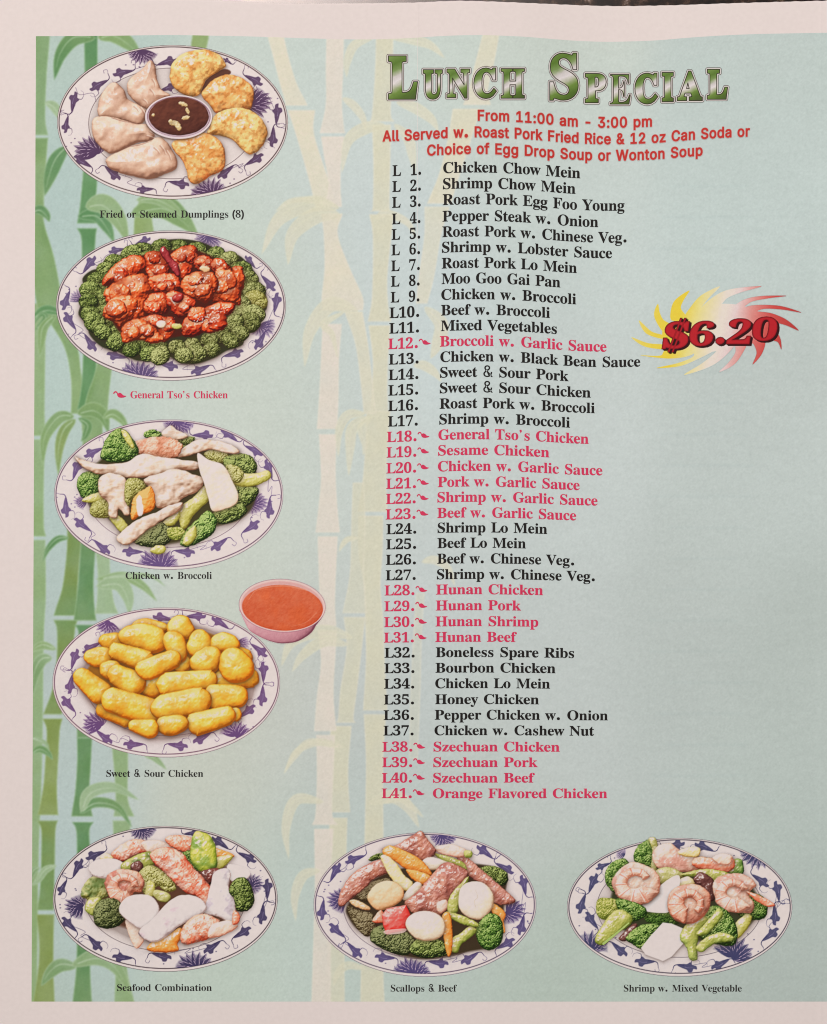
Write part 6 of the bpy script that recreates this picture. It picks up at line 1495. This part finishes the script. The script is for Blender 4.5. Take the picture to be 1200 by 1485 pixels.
def heading():
    cv = Print(550, 60, 1070, 166, 0.6)
    cv.start_from(ground)
    root = empty('heading', M(810, 115, 0.3), menu, 'large green and mauve outlined heading reading Lunch Special')
    G = [(-0.62, (122, 146, 76)), (-0.36, (92, 120, 48)), (-0.2, (124, 146, 84)), (-0.06, (204, 194, 186)), (0.06, (226, 214, 210)), (0.18, (184, 182, 156)),
         (0.32, (112, 138, 62)), (0.5, (84, 108, 42)), (0.7, (74, 88, 46))]
    for ch, x0, y0, x1, y1 in (('L', 563.5, 81, 606, 144), ('U', 614, 101, 642, 144), ('N', 648.5, 100, 681.5, 142.5), ('C', 687.5, 98.5, 720.5, 143), ('H', 727, 99.5, 761, 142.5),
                               ('S', 797.5, 77, 839, 145.5), ('P', 849, 106.5, 879.5, 149), ('E', 885.5, 108, 914.5, 151), ('C', 921, 106, 954.5, 151), ('I', 960.5, 105, 977, 147.5), ('A', 982.5, 103, 1019, 146),
                               ('L', 1026, 100.5, 1055.5, 144)):
        pid = cv.new('heading_letter')
        L = fit(ch, SERIF, x0, y0, x1, y1, 0.026)
        Sx, d = cv.shape(L, 6)
        X, Y = cv.X[Sx], cv.Y[Sx]
        h, w = y1 - y0, x1 - x0
        cv.put(Sx, np.clip(1.1 - np.abs(d - 2.2) / 0.75, 0, 1), C8(84, 68, 62), pid)
        cv.put(Sx, 0.9 * np.clip(0.5 - (d - 1.75) / 0.8, 0, 1), C8(226, 216, 208), pid)
        u = (Y - (y0 + y1) / 2) / h + 0.42 * (X - (x0 + x1) / 2) / max(h * 0.8, w) + 0.05
        cv.put(Sx, np.clip(0.5 - d / 0.8, 0, 1), ramp(u + 0.05 * (fbm(X, Y, 6, 2, 5) - 0.5), G), pid)
        cv.put(Sx, np.clip(1.3 - np.abs(d) / 0.8, 0, 1), C8(54, 48, 34), 0)
    cv.crisp(0.5)
    cv.blur_grain(0.008, 77)
    print_objects(cv, 0.30, root)


heading()


def burst():
    cv = Print(905, 405, 1172, 552, 0.7)
    cv.start_from(ground)
    q = lambda pts: [(900 + x / 4.0, 400 + y / 4.0) for x, y in pts]
    pid = cv.new('price_burst', 'yellow to red swirling starburst behind the price')
    G = [(60, (236, 214, 120)), (200, (246, 208, 74)), (320, (250, 206, 66)), (440, (244, 222, 150)), (560, (238, 224, 204)), (640, (234, 208, 202)), (740, (226, 144, 134)), (850, (212, 82, 76)), (1050, (184, 58, 54))]
    rays = [[(300, 260), (292, 205), (318, 140), (400, 85), (365, 145), (352, 190), (385, 245)], [(255, 330), (206, 262), (196, 212), (218, 163), (228, 212), (250, 255), (290, 285)],
            [(375, 240), (408, 180), (470, 112), (577, 61), (512, 130), (466, 190), (450, 235)], [(465, 195), (540, 122), (640, 77), (818, 60), (702, 95), (622, 128), (570, 175)],
            [(650, 185), (720, 137), (820, 117), (962, 116), (862, 130), (762, 150), (700, 190)], [(690, 200), (760, 172), (880, 170), (960, 182), (1048, 213), (940, 196), (830, 192), (750, 220)],
            [(750, 215), (850, 212), (930, 237), (985, 270), (1033, 317), (960, 287), (900, 275), (870, 300)], [(865, 330), (908, 332), (930, 370), (934, 426), (914, 386), (885, 372)],
            [(750, 370), (836, 375), (822, 450), (768, 513), (790, 450), (775, 400)], [(665, 380), (736, 380), (702, 460), (652, 520), (573, 557), (630, 500), (668, 440)],
            [(590, 400), (668, 390), (602, 470), (512, 530), (370, 574), (470, 510), (545, 450)], [(440, 430), (560, 420), (450, 482), (340, 525), (210, 534), (330, 507), (420, 470)],
            [(270, 430), (450, 420), (400, 463), (280, 480), (110, 460), (230, 463)], [(260, 400), (160, 390), (64, 356), (140, 410), (260, 426)], [(252, 345), (180, 322), (108, 258), (150, 335), (255, 368)]]
    core = [(255, 300), (380, 236), (450, 195), (560, 165), (660, 165), (760, 190), (860, 245), (900, 330), (840, 385), (700, 398), (560, 436), (430, 445), (290, 428), (250, 370)]
    for pts in rays + [core]:
        P = smooth_loop(q(pts), 6)
        Sx, d = cv.shape([P], 3)
        X = (cv.X[Sx] - 900) * 4 + (cv.Y[Sx] - 482) * 1.0
        cv.put(Sx, np.clip(0.5 - d / 0.9, 0, 1), ramp(X + 16 * (fbm(cv.X[Sx], cv.Y[Sx], 9, 2, 8) - 0.5), G), pid)
        if pts is not core:
            cv.put(Sx, 0.3 * np.clip(1 - np.abs(d) / 0.8, 0, 1) * np.clip((X - 560) / 300, 0, 1), C8(120, 60, 60))
    # the figures
    for ch, x0, y0, x1, y1, lean in (('$', 963, 466, 999.5, 506, 0), ('6', 1000.5, 465.5, 1035.5, 502, 0), ('.', 1038, 489, 1051, 499.5, 0), ('2', 1056, 462, 1090, 499, 0), ('0', 1091.5, 459.5, 1127.5, 494.5, 0)):
        k = cv.new('price_figure', 'crimson figure with a dark drop edge', pid)
        if ch == '$':
            L = [fit('S', SERIF, x0, y0, x1, y1, 0.018, 0.14)]
            for bx in (978, 984):
                L.append([np.array([(bx + 9, 461.5), (bx + 11.5, 461.5), (bx - 7, 510.5), (bx - 9.5, 510.5)])])
        else:
            L = [fit(ch, SERIF, x0, y0, x1, y1, 0.008 if ch != '.' else 0, 0.14)]
        sh = lambda G_, dx, dy: [np.stack([l[:, 0] + dx, l[:, 1] + dy], 1) for l in G_]
        turn = lambda G_: [np.stack([l[:, 0], l[:, 1]], 1) for l in G_]
        for g in L:
            cv.fill(sh(g, 2.9, 2.3), (52, 14, 18), k, grow=0.5)
            cv.fill(sh(g, 1.5, 1.2), (52, 14, 18), k, grow=0.5)
        for g in L:
            cv.fill(g, (74, 12, 18), k, grow=0.6)
        for g in L:
            Sx, d = cv.shape(g, 3)
            f = np.clip(-d / 2.2, 0, 1)[..., None]
            cv.put(Sx, np.clip(0.5 - d / 0.8, 0, 1), C8(148, 20, 30) * (1 - f) + C8(190, 34, 42) * f, k)
    cv.crisp(0.4)
    cv.blur_grain(0.008, 78)
    print_objects(cv, 0.30, menu)


burst()

# captions
PEPPER_ICON = [(0, -3.2), (2.2, -5.6), (5.0, -5.0), (6.2, -2.6), (7.4, -3.4), (9.4, -3.4), (11.6, -2.0), (13.4, -0.2), (17.2, 0.8), (14.2, 2.4), (10.8, 2.9), (7.6, 2.4), (5.6, 0.4), (5.0, -2.0), (4.0, -3.6), (2.4, -4.0), (1.0, -2.0)]


def pepper(x, y, k, parent):
    L = [np.array(smooth_loop(PEPPER_ICON, 3)) * k + np.array([x, y])]
    lettering('pepper_icon', L, CRIMSON, 0.55, parent)


for text, x0, x1, base, col, sz in (('Fried or Steamed Dumplings (8)', 145, 354, 315.5, CAPTION, 22.6), ("General Tso's Chicken", 189.5, 330.5, 577.5, CRIMSON, 22.6), ('Chicken w. Broccoli', 182.5, 307.5, 839.5, CAPTION, 22.2),
                                    ('Sweet & Sour Chicken', 154.5, 295, 1126.5, CAPTION, 21.6), ('Seafood Combination', 170, 307.5, 1437, CAPTION, 21.4), ('Scallops & Beef', 567, 663, 1438, CAPTION, 21.6),
                                    ('Shrimp w. Mixed Vegetable', 905, 1076, 1438, CAPTION, 21.6)):
    o = lettering('caption', set_line(text, SERIF, sz, x0, x1, base, -0.002), col, 0.5, menu, 'small caption reading ' + text)
    if col is CRIMSON:
        pepper(164.5, 573.5, 1.1, o)

# the offer under the heading: bold sans, so each stroke is grown a little from its outline
def offer(text, x0, x1, base, size=29.4, grow=0.78):
    cv = Print(x0 - 5, base - 27, x1 + 5, base + 15, 0.5)
    cv.start_from(ground)
    pid = cv.new('offer_line', 'red sans lettering reading ' + text)
    pen, parts, lo, hi = 0.0, [], 9.0, -9.0
    for ch in text:
        adv, loops = glyph(ch, GROTESK)
        if loops:
            A = np.vstack(loops)
            lo, hi = min(lo, pen + A[:, 0].min()), max(hi, pen + A[:, 0].max())
            parts.append((pen, loops))
        pen += adv + 0.03
    k = (x1 - x0 - 2 * grow) / (hi - lo)
    for pen, loops in parts:
        L = follow([np.stack([x0 + grow + (l[:, 0] + pen - lo) * k, base - l[:, 1] * size], 1) for l in loops], base)
        area = [np.sum(l[:, 0] * np.roll(l[:, 1], -1) - np.roll(l[:, 0], -1) * l[:, 1]) for l in L]
        A = np.vstack(L)
        Sx = cv.box(A[:, 0].min() - 4, A[:, 1].min() - 4, A[:, 0].max() + 4, A[:, 1].max() + 4)
        X, Y = cv.X[Sx], cv.Y[Sx]
        solid = np.full(X.shape, 99.0)
        for l, a in zip(L, area):
            if a > 0:
                solid = np.minimum(solid, loop_sdf(X, Y, [l]))
        for l, a in zip(L, area):
            if a <= 0:
                solid = np.maximum(solid, -loop_sdf(X, Y, [l]))
        cv.put(Sx, np.clip(0.5 - (solid - grow) / 0.8, 0, 1), C8(196, 52, 46), pid)
    cv.blur_grain(0.008, 5)
    print_objects(cv, 0.5, menu)


for text, x0, x1, base in (('From 11:00 am - 3:00 pm', 693, 946, 179.5), ('All Served w. Roast Pork Fried Rice & 12 oz Can Soda or', 555, 1088, 203.5), ('Choice of Egg Drop Soup or Wonton Soup', 619.5, 1019.5, 227.5)):
    offer(text, x0, x1, base)

ITEMS = [('Chicken Chow Mein', 842), ('Shrimp Chow Mein', 835), ('Roast Pork Egg Foo Young', 906), ('Pepper Steak w. Onion', 868), ('Roast Pork w. Chinese Veg.', 909), ('Shrimp w. Lobster Sauce', 888),
         ('Roast Pork Lo Mein', 837), ('Moo Goo Gai Pan', 813), ('Chicken w. Broccoli', 836), ('Beef w. Broccoli', 798), ('Mixed Vegetables', 808), ('*Broccoli w. Garlic Sauce', 880), ('Chicken w. Black Bean Sauce', 929),
         ('Sweet & Sour Pork', 825), ('Sweet & Sour Chicken', 857), ('Roast Pork w. Broccoli', 863), ('Shrimp w. Broccoli', 827), ("*General Tso's Chicken", 854), ('*Sesame Chicken', 797), ('*Chicken w. Garlic Sauce', 874),
         ('*Pork w. Garlic Sauce', 841), ('*Shrimp w. Garlic Sauce', 867), ('*Beef w. Garlic Sauce', 836), ('Shrimp Lo Mein', 794), ('Beef Lo Mein', 763), ('Beef w. Chinese Veg.', 833), ('Shrimp w. Chinese Veg.', 863),
         ('*Hunan Chicken', 788), ('*Hunan Pork', 756), ('*Hunan Shrimp', 781), ('*Hunan Beef', 750), ('Boneless Spare Ribs', 833), ('Bourbon Chicken', 806), ('Chicken Lo Mein', 798), ('Honey Chicken', 782),
         ('Pepper Chicken w. Onion', 882), ('Chicken w. Cashew Nut', 862), ('*Szechuan Chicken', 812), ('*Szechuan Pork', 780), ('*Szechuan Beef', 776), ('*Orange Flavored Chicken', 881)]
ROWY = [247, 270, 293, 317, 339.5, 362, 385, 407.5, 430.5, 453, 475.5, 498, 520.5, 543, 565.5, 588, 610.5, 633, 655.5, 678.5, 701, 723, 745.5, 767, 789, 811.5, 834, 856, 879, 902, 924.5, 946.5, 969, 991.5, 1014.5, 1037, 1059.5, 1083, 1105.5, 1128, 1150.5]
for i, (text, x1) in enumerate(ITEMS):
    hot = text[0] == '*'
    text = text.lstrip('*')
    mat = CRIMSON if hot else BLACK
    t = i / 40.0
    base = ROWY[i] + 7.4 - 0.6 * t
    size = 34.0 - 4.0 * t
    x0 = 643 - 14 * t - (1.0 if hot else 0.0)
    o = lettering('menu_entry', follow(set_line(text, SERIF, size, x0, x1, base, 0.004), base), mat, 0.5, menu, ('crimson' if hot else 'black') + ' menu entry reading ' + text)
    n = i + 1
    lx = 569.5 - 13.0 * t - (1.2 if hot else 0)
    rx = 611 - 12.0 * t - (1.5 if hot else 0)
    if n < 10:
        L = set_line('L', SERIF, size, lx, lx + 12.5, base, 0.004) + set_line('%d.' % n, SERIF, size, rx - 15.5, rx, base, 0.004)
    else:
        L = set_line('L%d.' % n, SERIF, size, lx - 1.5, rx, base, 0.004)
    lettering('item_number', follow(L, base), mat, 0.5, o)
    if hot:
        dy = (sag(617.0) - sag(590.0)) * float(fade(base))
        pepper(rx + 1.5, base - 7.0 + dy, 1.0, o)
